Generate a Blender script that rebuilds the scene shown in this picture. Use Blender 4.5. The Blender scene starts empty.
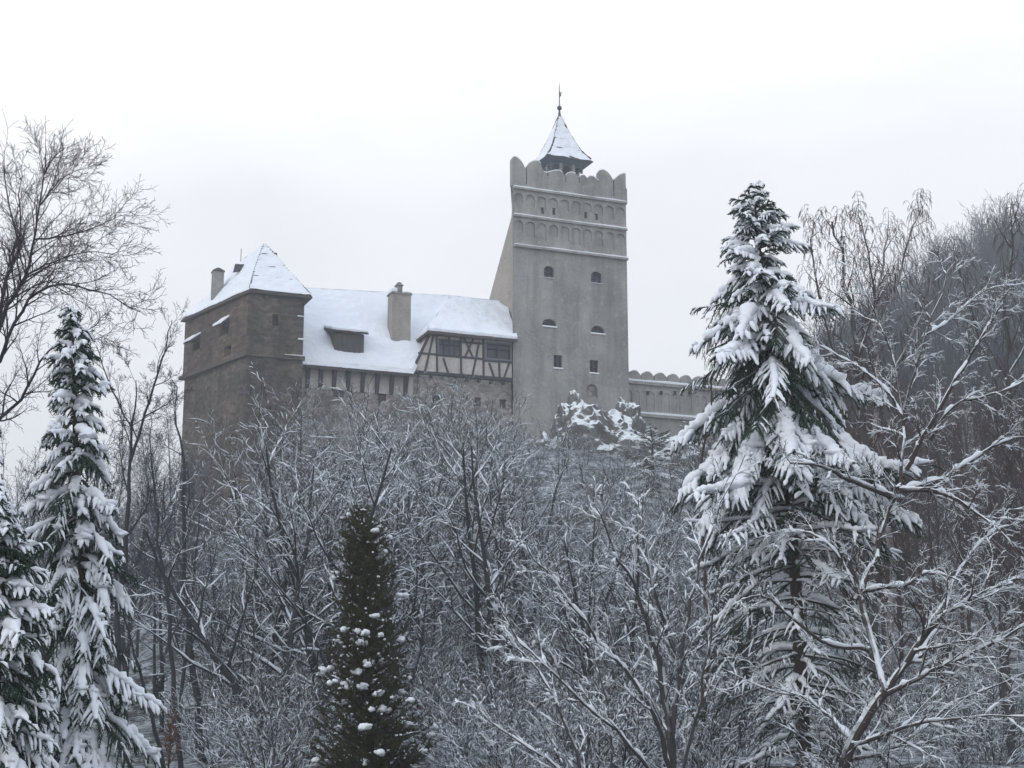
import bpy, bmesh, math, random
import numpy as np
from mathutils import Vector, Matrix, noise as mnoise

C = bpy.context.scene.collection
SC = bpy.context.scene
rad = math.radians

# ------------------------------------------------------------------ camera
PITCH = rad(12.0)
FPX = 1500.0
CAM = np.array([0.0, 0.0, 1.7])
cd = bpy.data.cameras.new("camera")
cam = bpy.data.objects.new("camera", cd)
C.objects.link(cam)
cam.location = CAM
cam.rotation_euler = (math.pi / 2 + PITCH, 0, 0)
cd.sensor_width = 36.0
cd.lens = 36.0 * FPX / 1024.0
cd.clip_start = 0.2
cd.clip_end = 6000.0
SC.camera = cam

# ------------------------------------------------------------------ world: overcast winter sky
w = bpy.data.worlds.new("World")
SC.world = w
w.use_nodes = True
nt = w.node_tree
nt.nodes.clear()
N = nt.nodes.new
out = N("ShaderNodeOutputWorld")
bg = N("ShaderNodeBackground")
sky = N("ShaderNodeTexSky")
sky.sky_type = 'NISHITA'
sky.sun_disc = False
sky.sun_elevation = rad(32)
sky.sun_rotation = rad(-50)
tc = N("ShaderNodeTexCoord")
sep = N("ShaderNodeSeparateXYZ")
nt.links.new(tc.outputs["Generated"], sep.inputs[0])
mp = N("ShaderNodeMapping")
mp.inputs["Scale"].default_value = (1.2, 1.0, 3.4)
nt.links.new(tc.outputs["Generated"], mp.inputs[0])
nz = N("ShaderNodeTexNoise")
nz.inputs["Scale"].default_value = 2.3
nz.inputs["Detail"].default_value = 6
nz.inputs["Roughness"].default_value = 0.5
nz.inputs["Distortion"].default_value = 0.4
nt.links.new(mp.outputs[0], nz.inputs["Vector"])
rmp = N("ShaderNodeValToRGB")          # cloud deck: greyer underside to white
rmp.color_ramp.elements[0].position = 0.36
rmp.color_ramp.elements[0].color = (7.35, 7.4, 7.75, 1)
rmp.color_ramp.elements[1].position = 0.62
rmp.color_ramp.elements[1].color = (8.0, 8.05, 8.4, 1)
nt.links.new(nz.outputs["Fac"], rmp.inputs[0])
grd = N("ShaderNodeMapRange")          # brighter band above, lighter towards the left where the sun is hidden
grd.inputs["From Min"].default_value = 0.41
grd.inputs["From Max"].default_value = 0.50
grd.inputs["To Min"].default_value = 0.0
grd.inputs["To Max"].default_value = 1.0
adz = N("ShaderNodeMath"); adz.operation = 'MULTIPLY_ADD'
nt.links.new(nz.outputs["Fac"], adz.inputs[0]); adz.inputs[1].default_value = 0.16
adx = N("ShaderNodeMath"); adx.operation = 'MULTIPLY_ADD'      # thinner cloud towards the left
nt.links.new(sep.outputs["X"], adx.inputs[0]); adx.inputs[1].default_value = -0.10
nt.links.new(sep.outputs["Z"], adx.inputs[2])
nt.links.new(adx.outputs[0], adz.inputs[2])
nt.links.new(adz.outputs[0], grd.inputs["Value"])
mx = N("ShaderNodeMix")
mx.data_type = 'RGBA'
nt.links.new(grd.outputs[0], mx.inputs[0])
nt.links.new(rmp.outputs[0], mx.inputs[6])
mx.inputs[7].default_value = (9.3, 9.3, 9.4, 1)
up = N("ShaderNodeMapRange")           # towards the zenith a thicker, bluish grey cover
up.inputs["From Min"].default_value = 0.5
up.inputs["From Max"].default_value = 0.8
nt.links.new(sep.outputs["Z"], up.inputs["Value"])
mx2 = N("ShaderNodeMix")
mx2.data_type = 'RGBA'
nt.links.new(up.outputs[0], mx2.inputs[0])
nt.links.new(mx.outputs[2], mx2.inputs[6])
mx2.inputs[7].default_value = (6.6, 7.8, 9.4, 1)
mx3 = N("ShaderNodeMix")
mx3.data_type = 'RGBA'
mx3.inputs[0].default_value = 0.06
nt.links.new(mx2.outputs[2], mx3.inputs[6])
nt.links.new(sky.outputs[0], mx3.inputs[7])
nt.links.new(mx3.outputs[2], bg.inputs[0])
bg.inputs[1].default_value = 0.098
nt.links.new(bg.outputs[0], out.inputs[0])

# ------------------------------------------------------------------ sun (veiled by cloud)
sd = bpy.data.lights.new("sun", 'SUN')
sun = bpy.data.objects.new("sun", sd)
C.objects.link(sun)
sd.energy = 0.5
sd.angle = rad(25)
sd.color = (1.0, 0.95, 0.9)
sv = Vector((math.sin(rad(-50)) * math.cos(rad(32)), -math.cos(rad(-50)) * math.cos(rad(32)), math.sin(rad(32))))
sun.rotation_euler = sv.to_track_quat('Z', 'Y').to_euler()
sky.sun_rotation = math.atan2(sv.x, sv.y)

SC.view_settings.view_transform = 'Standard'
SC.view_settings.look = 'None'
SC.view_settings.gamma = 1.0
SC.view_settings.exposure = 0.54
SC.cycles.max_bounces = 6
SC.cycles.diffuse_bounces = 3
SC.cycles.volume_bounces = 0
SC.cycles.transparent_max_bounces = 4

# ================================================================== helpers
RGT = np.array([1.0, 0, 0])
FWD = np.array([0, math.cos(PITCH), math.sin(PITCH)])
UPV = np.array([0, -math.sin(PITCH), math.cos(PITCH)])


def ray(px, py):
    return RGT * (px - 512) / FPX - UPV * (py - 384) / FPX + FWD


def at(px, py, Y):
    r = ray(px, py)
    return CAM + r * (Y / r[1])


def tag(o, label=None, cat=None, group=None, kind=None):
    if label: o['label'] = label
    if cat: o['category'] = cat
    if group: o['group'] = group
    if kind: o['kind'] = kind
    return o


def empty(name, loc, label, cat, group=None):
    o = bpy.data.objects.new(name, None)
    o.empty_display_size = 0.5
    C.objects.link(o)
    o.location = tuple(float(c) for c in loc)
    return tag(o, label, cat, group)


def orig(o):
    """world origin of o (translations only)"""
    p = np.array(o.location, float)
    while o.parent:
        o = o.parent
        p = p + np.array(o.location, float)
    return p


def mesh_np(name, V, F, mats, smooth=False, midx=None):
    """V (n,3); F list of index arrays, each (m,k)"""
    me = bpy.data.meshes.new(name)
    V = np.asarray(V, dtype=np.float32)
    if isinstance(F, np.ndarray): F = [F]
    F = [np.asarray(f, dtype=np.int32) for f in F if len(f)]
    me.vertices.add(len(V))
    me.vertices.foreach_set("co", V.ravel())
    nl = sum(f.size for f in F)
    nf = sum(len(f) for f in F)
    me.loops.add(nl)
    me.loops.foreach_set("vertex_index", np.concatenate([f.ravel() for f in F]))
    me.polygons.add(nf)
    tot = np.concatenate([np.full(len(f), f.shape[1], np.int32) for f in F])
    st = np.zeros(nf, np.int32)
    st[1:] = np.cumsum(tot)[:-1]
    me.polygons.foreach_set("loop_start", st)
    me.polygons.foreach_set("loop_total", tot)
    if smooth:
        me.polygons.foreach_set("use_smooth", np.ones(nf, bool))
    for m in (mats if isinstance(mats, (list, tuple)) else [mats]):
        me.materials.append(m)
    if midx is not None:
        me.polygons.foreach_set("material_index", np.asarray(midx, np.int32))
    me.update(calc_edges=True)
    me.validate()
    return me


def put(name, me, parent=None, loc=None):
    o = bpy.data.objects.new(name, me)
    C.objects.link(o)
    if parent is not None:
        o.parent = parent
    if loc is not None:
        o.location = tuple(float(c) for c in loc)
    return o


class G:
    """collects polygons in world coordinates"""
    def __init__(s): s.v = []; s.f = []

    def poly(s, pts):
        b = len(s.v)
        s.v += [tuple(map(float, p)) for p in pts]
        s.f.append(list(range(b, b + len(pts))))

    def prism(s, A, B):
        """closed solid between two outlines of equal length"""
        b = len(s.v); n = len(A)
        s.v += [tuple(map(float, p)) for p in A] + [tuple(map(float, p)) for p in B]
        s.f.append(list(range(b, b + n)))
        s.f.append(list(range(b + 2 * n - 1, b + n - 1, -1)))
        for i in range(n):
            j = (i + 1) % n
            s.f.append([b + j, b + i, b + n + i, b + n + j])

    def box(s, fr, u0, u1, v0, v1, z0, z1):
        A = [fr(u0, v0, z0), fr(u1, v0, z0), fr(u1, v0, z1), fr(u0, v0, z1)]
        B = [fr(u0, v1, z0), fr(u1, v1, z0), fr(u1, v1, z1), fr(u0, v1, z1)]
        s.prism(A, B)

    def up(s, poly_uz, fr, v0, v1):
        s.prism([fr(u, v0, z) for u, z in poly_uz], [fr(u, v1, z) for u, z in poly_uz])

    def mesh(s, name, mat, org=(0, 0, 0)):
        me = bpy.data.meshes.new(name)
        o = np.array(org, float)
        me.from_pydata([tuple(np.array(p) - o) for p in s.v], [], s.f)
        bm = bmesh.new(); bm.from_mesh(me)
        bmesh.ops.recalc_face_normals(bm, faces=bm.faces)
        bm.to_mesh(me); bm.free()
        me.materials.append(mat)
        return me

    def put(s, name, mat, parent, bevel=0):
        o = put(name, s.mesh(name, mat, orig(parent)), parent)
        if bevel:
            m = o.modifiers.new("b", 'BEVEL'); m.width = bevel; m.segments = 3; m.limit_method = 'ANGLE'
        return o


def cut(o, g, parent):
    """boolean difference, applied"""
    c = put("cutter", g.mesh("cutter", MAT['plaster'], orig(parent)), parent)
    m = o.modifiers.new("x", 'BOOLEAN'); m.operation = 'DIFFERENCE'; m.solver = 'EXACT'; m.object = c
    bpy.context.view_layer.update()
    dg = bpy.context.evaluated_depsgraph_get()
    me = bpy.data.meshes.new_from_object(o.evaluated_get(dg))
    o.modifiers.clear()
    o.data = me
    bpy.data.objects.remove(c)


# ------------------------------------------------------------------ materials
MAT = {}


def newmat(name, rough=0.8):
    m = bpy.data.materials.new(name); m.use_nodes = True
    t = m.node_tree
    b = t.nodes["Principled BSDF"]
    b.inputs["Roughness"].default_value = rough
    b.inputs["Specular IOR Level"].default_value = 0.2
    MAT[name] = m
    return m, t, b


def nse(t, scale, detail=4, rough=0.55, vec=None, stretch=None):
    n = t.nodes.new("ShaderNodeTexNoise")
    n.inputs["Scale"].default_value = scale
    n.inputs["Detail"].default_value = detail
    n.inputs["Roughness"].default_value = rough
    g = t.nodes.new("ShaderNodeNewGeometry")
    src = g.outputs["Position"] if vec is None else vec
    if stretch:
        mpn = t.nodes.new("ShaderNodeMapping"); mpn.inputs["Scale"].default_value = stretch
        t.links.new(src, mpn.inputs[0]); src = mpn.outputs[0]
    t.links.new(src, n.inputs["Vector"])
    return n.outputs["Fac"]


def ramp(t, fac, stops):
    r = t.nodes.new("ShaderNodeValToRGB")
    while len(r.color_ramp.elements) < len(stops): r.color_ramp.elements.new(0.5)
    for e, (p, c) in zip(r.color_ramp.elements, stops):
        e.position = p; e.color = (*c, 1) if len(c) == 3 else c
    t.links.new(fac, r.inputs[0])
    return r.outputs[0]


def mixc(t, fac, a, b, mode='MIX'):
    m = t.nodes.new("ShaderNodeMix"); m.data_type = 'RGBA'; m.blend_type = mode
    for sock, val in ((m.inputs[0], fac), (m.inputs[6], a), (m.inputs[7], b)):
        if isinstance(val, (int, float)): sock.default_value = val
        elif isinstance(val, tuple): sock.default_value = (*val, 1)
        else: t.links.new(val, sock)
    return m.outputs[2]


def bump(t, b, fac, strength=0.5, dist=0.05):
    n = t.nodes.new("ShaderNodeBump"); n.inputs["Strength"].default_value = strength
    n.inputs["Distance"].default_value = dist
    t.links.new(fac, n.inputs["Height"]); t.links.new(n.outputs[0], b.inputs["Normal"])


def upmask(t, lo, hi, jitter=0.25, scale=2.0):
    """1 where the surface faces the sky: snow settles there"""
    g = t.nodes.new("ShaderNodeNewGeometry")
    s = t.nodes.new("ShaderNodeSeparateXYZ"); t.links.new(g.outputs["True Normal"], s.inputs[0])
    n = nse(t, scale, 3)
    a = t.nodes.new("ShaderNodeMath"); a.operation = 'MULTIPLY_ADD'
    t.links.new(n, a.inputs[0]); a.inputs[1].default_value = jitter * 2
    t.links.new(s.outputs["Z"], a.inputs[2])
    r = t.nodes.new("ShaderNodeMapRange")
    r.inputs["From Min"].default_value = lo + jitter; r.inputs["From Max"].default_value = hi + jitter
    t.links.new(a.outputs[0], r.inputs["Value"])
    return r.outputs[0]


SNOW = (0.80, 0.84, 0.87)
m, t, b = newmat('snow', 0.7)
t.links.new(mixc(t, nse(t, 3.0, 4), (0.76, 0.79, 0.85), (0.84, 0.86, 0.90)), b.inputs["Base Color"])
bump(t, b, nse(t, 9.0, 5), 0.5, 0.06)

m, t, b = newmat('roof_snow', 0.7)
c1 = mixc(t, nse(t, 0.5, 5), (0.74, 0.78, 0.86), (0.84, 0.86, 0.90))
t.links.new(c1, b.inputs["Base Color"])
bump(t, b, nse(t, 1.2, 6, 0.6), 0.6, 0.25)

m, t, b = newmat('twig_snow', 0.7)
t.links.new(mixc(t, nse(t, 1.0, 3), (0.70, 0.74, 0.80), (0.82, 0.85, 0.89)), b.inputs["Base Color"])


def barkmat(name, dark, light, snowcol=None, lo=0.25, hi=0.6, jitter=0.3, sscale=1.2):
    m, t, b = newmat(name, 0.9)
    col = mixc(t, nse(t, 6.0, 4, 0.6, stretch=(1, 1, 0.25)), dark, light)
    if snowcol:
        col = mixc(t, upmask(t, lo, hi, jitter, sscale), col, snowcol)
    t.links.new(col, b.inputs["Base Color"])
    bump(t, b, nse(t, 30.0, 3, stretch=(1, 1, 0.3)), 0.5, 0.02)
    return m


barkmat('bark_grey', (0.04, 0.038, 0.04), (0.10, 0.095, 0.095), SNOW, 0.15, 0.45, 0.35, 2.5)
barkmat('bark_dark', (0.022, 0.024, 0.03), (0.06, 0.06, 0.068))
barkmat('bark_snowy', (0.016, 0.017, 0.02), (0.05, 0.048, 0.05), (0.62, 0.66, 0.74), 0.40, 0.7, 0.25, 3.0)
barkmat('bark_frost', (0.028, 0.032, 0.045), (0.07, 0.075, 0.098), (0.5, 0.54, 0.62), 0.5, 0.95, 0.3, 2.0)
barkmat('bark_red', (0.042, 0.030, 0.030), (0.10, 0.072, 0.07), (0.45, 0.47, 0.55), 0.65, 1.0, 0.3, 2.0)
barkmat('bark_brown', (0.035, 0.028, 0.027), (0.09, 0.072, 0.068), SNOW, 0.2, 0.5, 0.35, 2.5)
barkmat('birch_bark', (0.10, 0.09, 0.09), (0.42, 0.40, 0.40), SNOW, 0.3, 0.6)
barkmat('bark_spruce', (0.03, 0.026, 0.024), (0.075, 0.062, 0.055), SNOW, 0.55, 0.8)

for nm, a_, b_ in (('needles', (0.012, 0.030, 0.022), (0.040, 0.070, 0.045)),
                   ('needles_olive', (0.028, 0.036, 0.016), (0.085, 0.080, 0.038))):
    m, t, b = newmat(nm, 0.7)
    t.links.new(mixc(t, nse(t, 4.0, 3), a_, b_), b.inputs["Base Color"])
m, t, b = newmat('dry_leaves', 0.8)
t.links.new(mixc(t, nse(t, 4.0, 3), (0.12, 0.06, 0.035), (0.2, 0.11, 0.07)), b.inputs["Base Color"])


def plaster(name, c0, c1, c2, stain=0.6, bstr=0.4, band=None, stone=0):
    m, t, b = newmat(name, 0.9)
    big = nse(t, 0.35, 6, 0.6)
    col = ramp(t, big, [(0.3, c0), (0.52, c1), (0.72, c2)])
    streak = nse(t, 1.1, 5, 0.6, stretch=(1.0, 1.0, 0.12))
    col = mixc(t, ramp(t, streak, [(0.42, (0, 0, 0)), (0.75, (stain,) * 3)]), col, tuple(x * 0.55 for x in c0))
    patch = nse(t, 1.7, 3)
    col = mixc(t, ramp(t, patch, [(0.58, (0, 0, 0)), (0.68, (0.35,) * 3)]), col, tuple(min(1, x * 1.25) for x in c2))
    if band:
        col = mixc(t, ramp(t, nse(t, 1.0, 4, 0.6, stretch=(0.35, 0.35, 3.6)), [(0.45, (0, 0, 0)), (0.62, (0.75,) * 3)]), col, band)
    if stone:
        vo = t.nodes.new("ShaderNodeTexVoronoi"); vo.inputs["Scale"].default_value = 1.9; vo.inputs["Randomness"].default_value = .9
        gg = t.nodes.new("ShaderNodeNewGeometry"); mm = t.nodes.new("ShaderNodeMapping"); mm.inputs["Scale"].default_value = (1, 1, 1.9)
        t.links.new(gg.outputs["Position"], mm.inputs[0]); t.links.new(mm.outputs[0], vo.inputs["Vector"])
        bw = t.nodes.new("ShaderNodeRGBToBW"); t.links.new(vo.outputs["Color"], bw.inputs[0])
        col = mixc(t, stone, col, ramp(t, bw.outputs[0], [(0.2, (.16,) * 3), (0.8, (.9,) * 3)]), 'OVERLAY')
    grain = nse(t, 6.0, 5, 0.7)
    col = mixc(t, 0.35, col, ramp(t, grain, [(0.3, (0.08,) * 3), (0.7, (0.55,) * 3)]), 'OVERLAY')
    t.links.new(col, b.inputs["Base Color"])
    bump(t, b, nse(t, 2.5, 6, 0.65), bstr, 0.12)
    return m


plaster('plaster', (0.25, 0.25, 0.24), (0.35, 0.345, 0.33), (0.42, 0.41, 0.385), 0.65)
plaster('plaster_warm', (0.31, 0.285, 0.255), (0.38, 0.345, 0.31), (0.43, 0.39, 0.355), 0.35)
plaster('plaster_pale', (0.46, 0.44, 0.42), (0.56, 0.535, 0.51), (0.62, 0.59, 0.57), 0.3)
plaster('keep_stone', (0.062, 0.058, 0.055), (0.115, 0.098, 0.085), (0.19, 0.155, 0.125), 0.6, 1.0, stone=.45)
plaster('keep_banded', (0.085, 0.066, 0.055), (0.135, 0.10, 0.08), (0.19, 0.14, 0.105), 0.4, 1.0, band=(0.055, 0.052, 0.054), stone=.4)
plaster('rubble', (0.17, 0.16, 0.155), (0.27, 0.255, 0.24), (0.37, 0.35, 0.33), 0.5, 1.0, stone=.4)


def flat(name, c, rough=0.8, var=0.25):
    m, t, b = newmat(name, rough)
    t.links.new(mixc(t, nse(t, 5.0, 4), tuple(x * (1 - var) for x in c), tuple(min(1, x * (1 + var)) for x in c)), b.inputs["Base Color"])
    return m


flat('timber', (0.045, 0.045, 0.055))
flat('timber_brown', (0.09, 0.072, 0.065))
flat('tile', (0.07, 0.06, 0.062))
flat('iron', (0.05, 0.05, 0.06), 0.5)
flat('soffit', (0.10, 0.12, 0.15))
flat('shutter', (0.14, 0.15, 0.18))
m, t, b = newmat('glass', 0.15); b.inputs["Base Color"].default_value = (0.02, 0.025, 0.035, 1); b.inputs["Specular IOR Level"].default_value = 0.5
m, t, b = newmat('void', 0.9); b.inputs["Base Color"].default_value = (0.02, 0.022, 0.027, 1)

m, t, b = newmat('rock', 0.9)
col = ramp(t, nse(t, 0.9, 6, 0.65), [(0.3, (0.07, 0.07, 0.075)), (0.55, (0.15, 0.145, 0.14)), (0.75, (0.22, 0.21, 0.2))])
t.links.new(mixc(t, upmask(t, 0.28, 0.5, 0.3, 1.2), col, SNOW), b.inputs["Base Color"])
bump(t, b, nse(t, 1.5, 7, 0.65), 1.0, 0.3)

m, t, b = newmat('snowy_ground', 0.85)
pt = nse(t, 0.6, 7, 0.7)
pt2 = nse(t, 5.0, 5, 0.7)
lit = mixc(t, pt2, (0.022, 0.022, 0.024), (0.075, 0.068, 0.064))
fac = mixc(t, 0.5, pt, pt2)
gg = t.nodes.new("ShaderNodeNewGeometry"); sg = t.nodes.new("ShaderNodeSeparateXYZ"); t.links.new(gg.outputs["Position"], sg.inputs[0])
mr_ = t.nodes.new("ShaderNodeMapRange"); mr_.inputs["From Min"].default_value = 125; mr_.inputs["From Max"].default_value = 175; mr_.inputs["To Max"].default_value = .10
t.links.new(sg.outputs["Y"], mr_.inputs["Value"])        # the far hillside carries a more even cover
fac = mixc(t, 1.0, fac, mr_.outputs[0], 'ADD')
t.links.new(mixc(t, ramp(t, fac, [(0.46, (0, 0, 0)), (0.60, (0.9,) * 3)]), lit, (0.70, 0.75, 0.80)), b.inputs["Base Color"])
bump(t, b, nse(t, 1.0, 8, 0.7), 1.0, 0.5)

# ================================================================== terrain
YAW = rad(22.6)
U = np.array([math.cos(YAW), math.sin(YAW), 0]); V_ = np.array([-math.sin(YAW), math.cos(YAW), 0])
O = at(513, 400, 132.0); O[2] = 0


def L(u, v, z):
    p = O + U * u + V_ * v
    return np.array([p[0], p[1], z])


def uz(px, py, v):
    r = ray(px, py)
    t_ = (np.dot(O - CAM, V_) + v) / np.dot(r, V_)
    p = CAM + r * t_
    return float(np.dot(p - O, U)), float(p[2])


def vz(px, py, u):
    r = ray(px, py)
    t_ = (np.dot(O - CAM, U) + u) / np.dot(r, U)
    p = CAM + r * t_
    return float(np.dot(p - O, V_)), float(p[2])


def sst(a, b_, x):
    t_ = np.clip((x - a) / (b_ - a), 0, 1)
    return t_ * t_ * (3 - 2 * t_)


def height(x, y):
    x = np.asarray(x, float); y = np.asarray(y, float)
    u = (x - O[0]) * U[0] + (y - O[1]) * U[1]
    v = (x - O[0]) * V_[0] + (y - O[1]) * V_[1]
    P = 1 + 22.0 * sst(-50, -8, u)
    F = sst(-88, 2, v) * (1 - 0.75 * sst(30, 90, v) * (1 - sst(20, 60, u)))
    hc = P * F
    hr = 75 * sst(-22, 100, x) * sst(62, 265, y) * (1 - 0.5 * sst(300, 600, y))
    far = 14 * sst(140, 420, y)
    h = (np.abs(hc) ** 3 + np.abs(hr) ** 3 + far ** 3 + 0.001) ** (1 / 3)
    n = 0.6 * np.sin(x * 0.21 + 1.3 * np.sin(y * 0.13)) + 0.5 * np.sin(y * 0.27 + 2.0 * np.sin(x * 0.11))
    return h + n * sst(30, 70, y) - 0.25


def hgt(x, y): return float(height(x, y))


nx, ny = 240, 300
xs = np.concatenate([np.linspace(-1400, -130, 30), np.linspace(-125, 150, nx - 60), np.linspace(160, 1400, 30)])
ys = np.concatenate([np.linspace(-60, 300, ny - 40), np.linspace(310, 3000, 40)])
XX, YY = np.meshgrid(xs, ys)
ZZ = height(XX, YY)
ids = np.arange(len(xs) * len(ys)).reshape(len(ys), len(xs))
F4 = np.stack([ids[:-1, :-1], ids[:-1, 1:], ids[1:, 1:], ids[1:, :-1]], -1).reshape(-1, 4)
me = mesh_np("ground", np.stack([XX, YY, ZZ], -1).reshape(-1, 3), F4, MAT['snowy_ground'], True)
tag(put("ground", me), kind='structure', label='snowy slope and hillside under the castle')

# ================================================================== castle
# ---- bell tower
W_T, _ = uz(627.5, 300, 0)
zt = lambda px, py, v=0: uz(px, py, v)[1]
zb = 21.0
zled = uz(515, 187, 0)[1]          # first ledge level
root = empty("castle_tower", L(W_T / 2, 5, zb), "tall square pale grey castle tower with battlements and a small pointed roof lantern", "tower")
g = G()
dpt = 9.0
side = np.array([0.0, 1.0, 0.0])
A0 = L(0, 0, zb); A1 = L(0, 0, zled - .05)
top_bl = A1 + side * dpt * 0.95 + np.array([-.12, 0, 0])
b_bl = np.array([at(438, 400, A0[1] + 8.5)[0], top_bl[1], zb])
R0 = L(W_T, 0, zb); R1 = L(W_T, 0, zled - .05)
BR0 = L(W_T, dpt, zb); BR1 = L(W_T, dpt, zled - .05)
g.prism([A0, R0, BR0, b_bl], [A1, R1, BR1, top_bl])
body = g.put("wall", MAT['plaster'], root)
# cut openings
cg = G()
wins = []


def arch(cx, cz, w_, h_, rise, n=7):
    """outline of an opening, centre x, bottom-centre z"""
    pts = [(cx - w_ / 2, cz), (cx + w_ / 2, cz)]
    zs = cz + h_ - rise
    for i in range(n + 1):
        a = math.pi * i / n
        pts.append((cx + w_ / 2 * math.cos(a), zs + rise * math.sin(a)))
    return pts


K = 132 / 1500 * 1.02 / math.cos(YAW)     # metres per px on facade (across)
KZ = 132 / 1500 * 1.05
for (px, py, w_, h_, rise, dark) in ((549, 272, 10.5, 12.5, .35, 1), (596.5, 277.5, 11.5, 12.5, .35, 1), (549.5, 323, 14.5, 8.5, .35, 1),
                                      (598, 330, 14.5, 9, .38, 1), (558, 362, 9, 14, .0, 1), (594, 367, 9, 14, 0.0, 1), (592, 391, 12, 14, .5, 0)):
    u, z = uz(px, py, 0)
    ww, hh = w_ * K, h_ * KZ
    if rise: pl = arch(u, z - hh / 2, ww, hh, ww * rise)
    else: pl = [(u - ww / 2, z - hh / 2), (u + ww / 2, z - hh / 2), (u + ww / 2, z + hh / 2), (u - ww / 2, z + hh / 2)]
    cg.up(pl, L, -0.5, 0.55 if dark else 0.25)
    wins.append((u, z, ww, hh, dark, pl))
for (px, py) in ((543, 210.3), (554, 211.5), (586, 214.8), (597, 216.6)):
    u, z = uz(px, py, 0)
    pl = [(u - .16, z - .34), (u + .16, z - .34), (u + .16, z + .34), (u - .16, z + .34)]
    cg.up(pl, L, -0.5, 0.6)
    wins.append((u, z, .32, .68, 2, pl))
# blind arcades
led2 = uz(515, 214.5, 0)[1]; led3 = uz(515, 245, 0)[1]
ng = G()
for (ztop, zbot, hh) in ((zled - .55, led2 + .15, 1.15), (led2 - .5, led3 + .1, 1.45)):
    n = 10
    pw = W_T / n
    for i in range(n):
        c = pw * (i + .5)
        ng.up(arch(c, ztop - hh * (0.8 + .35 * ((i * 7) % 3) / 2), pw * .80, hh * (0.8 + .35 * ((i * 7) % 3) / 2), pw * .34), L, -0.3, 0.17)
cut(body, ng, root)
cut(body, cg, root)
# left flank in a warmer, lighter tone than the front: a thin skin 3 mm proud
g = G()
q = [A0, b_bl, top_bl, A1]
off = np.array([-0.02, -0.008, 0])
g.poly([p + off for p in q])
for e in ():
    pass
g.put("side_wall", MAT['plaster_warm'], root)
for i, (u, z, ww, hh, dark, pl) in enumerate(wins):
    gl = G()
    if dark == 2:
        gl.box(L, u - ww / 2 + .01, u + ww / 2 - .01, .45, .5, z - hh / 2 + .01, z + hh / 2 - .01)
        gl.put("window", MAT['void'], root)
        continue
    if not dark:
        gl.up([(u + (a - u) * .97, z + (b2 - z) * .97) for a, b2 in pl], L, .19, .245)
        gl.put("niche", MAT['rubble'], root)
        continue
    t_ = .09
    gl.box(L, u - ww / 2, u - ww / 2 + t_, .22, .32, z - hh / 2, z + hh / 2 - ww * .2)
    gl.box(L, u + ww / 2 - t_, u + ww / 2, .22, .32, z - hh / 2, z + hh / 2 - ww * .2)
    gl.box(L, u - t_ / 2, u + t_ / 2, .22, .32, z - hh / 2 + t_, z + hh / 2)
    gl.box(L, u - ww / 2 + t_, u + ww / 2 - t_, .21, .31, z - t_ / 2, z + t_ / 2)
    wo = gl.put("window", MAT['timber'], root)
    p = G(); p.up([(u + (a - u) * .99, z + (b2 - z) * .99) for a, b2 in pl], L, .40, .45); p.put("pane", MAT['glass'], wo)
    if py:
        sgl = G(); sgl.box(L, u - ww / 2 - .05, u + ww / 2 + .05, -.12, .3, z - hh / 2 - .02, z - hh / 2 + (.12 if i in (2, 3, 4, 5) else .03))
        sgl.put("sill_snow", MAT['snow'], wo, .03)
# ledges with snow
for zl, pr in ((zled, .22), (led2, .2), (led3, .32)):
    g = G(); g.box(L, .0, W_T + .04, -pr, .05, zl - .2, zl); g.put("string_course", MAT['plaster'], root, .03)
    g = G(); g.box(L, .10, W_T + .02, -pr + .02, .04, zl + .003, zl + .13); s_ = g.put("ledge_snow", MAT['snow'], root, .05)
# parapet with curved merlons
prof = [(512, 158.5), (514, 156.3), (516, 156.6), (519, 158.4), (522, 161.5), (524, 164.5), (525.6, 168.5), (527.2, 166.2), (530, 162.6), (534, 160.6), (538, 160.6),
        (541, 163), (542.5, 168), (544, 171.5), (547, 172.5), (551, 171.2), (555, 170.2), (560, 170.4), (563, 172.5), (565.5, 176), (568, 173), (572, 172), (576, 173.5), (579, 177),
        (582, 175), (585, 175), (587.5, 178), (590, 176), (594, 176.2), (597, 179), (599.2, 180.4), (598.8, 172.5), (600.5, 169.8), (604, 169.6), (608, 172),
        (611, 175.5), (613.6, 180), (616.5, 177.6), (620, 174.6), (624, 173.2), (627.2, 173.5)]
top = [uz(px, py, 0) for px, py in prof]
top[0] = (-.06, top[0][1]); top[-1] = (W_T + .05, top[-1][1])
g = G(); g.up([(-.06, zled - .05 + .2)] + top + [(W_T + .05, zled + .15)], L, .02, .62)
par = g.put("parapet", MAT['plaster'], root, .03)
cg = G()
for px, py0, py1 in ((526.6, 160, 184), (613.7, 172, 196), (598.9, 168, 182), (548, 165, 176), (566, 168, 182), (579.3, 170, 183)):
    u_ = uz(px, 180, 0)[0]; cg.box(L, u_ - .05, u_ + .05, -.1, .22, uz(px, py1, 0)[1], uz(px, py0, 0)[1])
cut(par, cg, root)
g = G()
for i in range(len(top) - 1):
    (a, za), (b2, zb2) = top[i], top[i + 1]
    if abs(za - zb2) < .9 * abs(b2 - a) + .02:
        g.prism([L(a, .06, za + .004), L(b2, .06, zb2 + .004), L(b2, .06, zb2 + .09), L(a, .06, za + .09)],
                [L(a, .58, za + .004), L(b2, .58, zb2 + .004), L(b2, .58, zb2 + .09), L(a, .58, za + .09)])
g.put("coping_snow", MAT['snow'], root)
# side and rear parapets (undulating top)
zlow = top[14][1]


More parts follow.
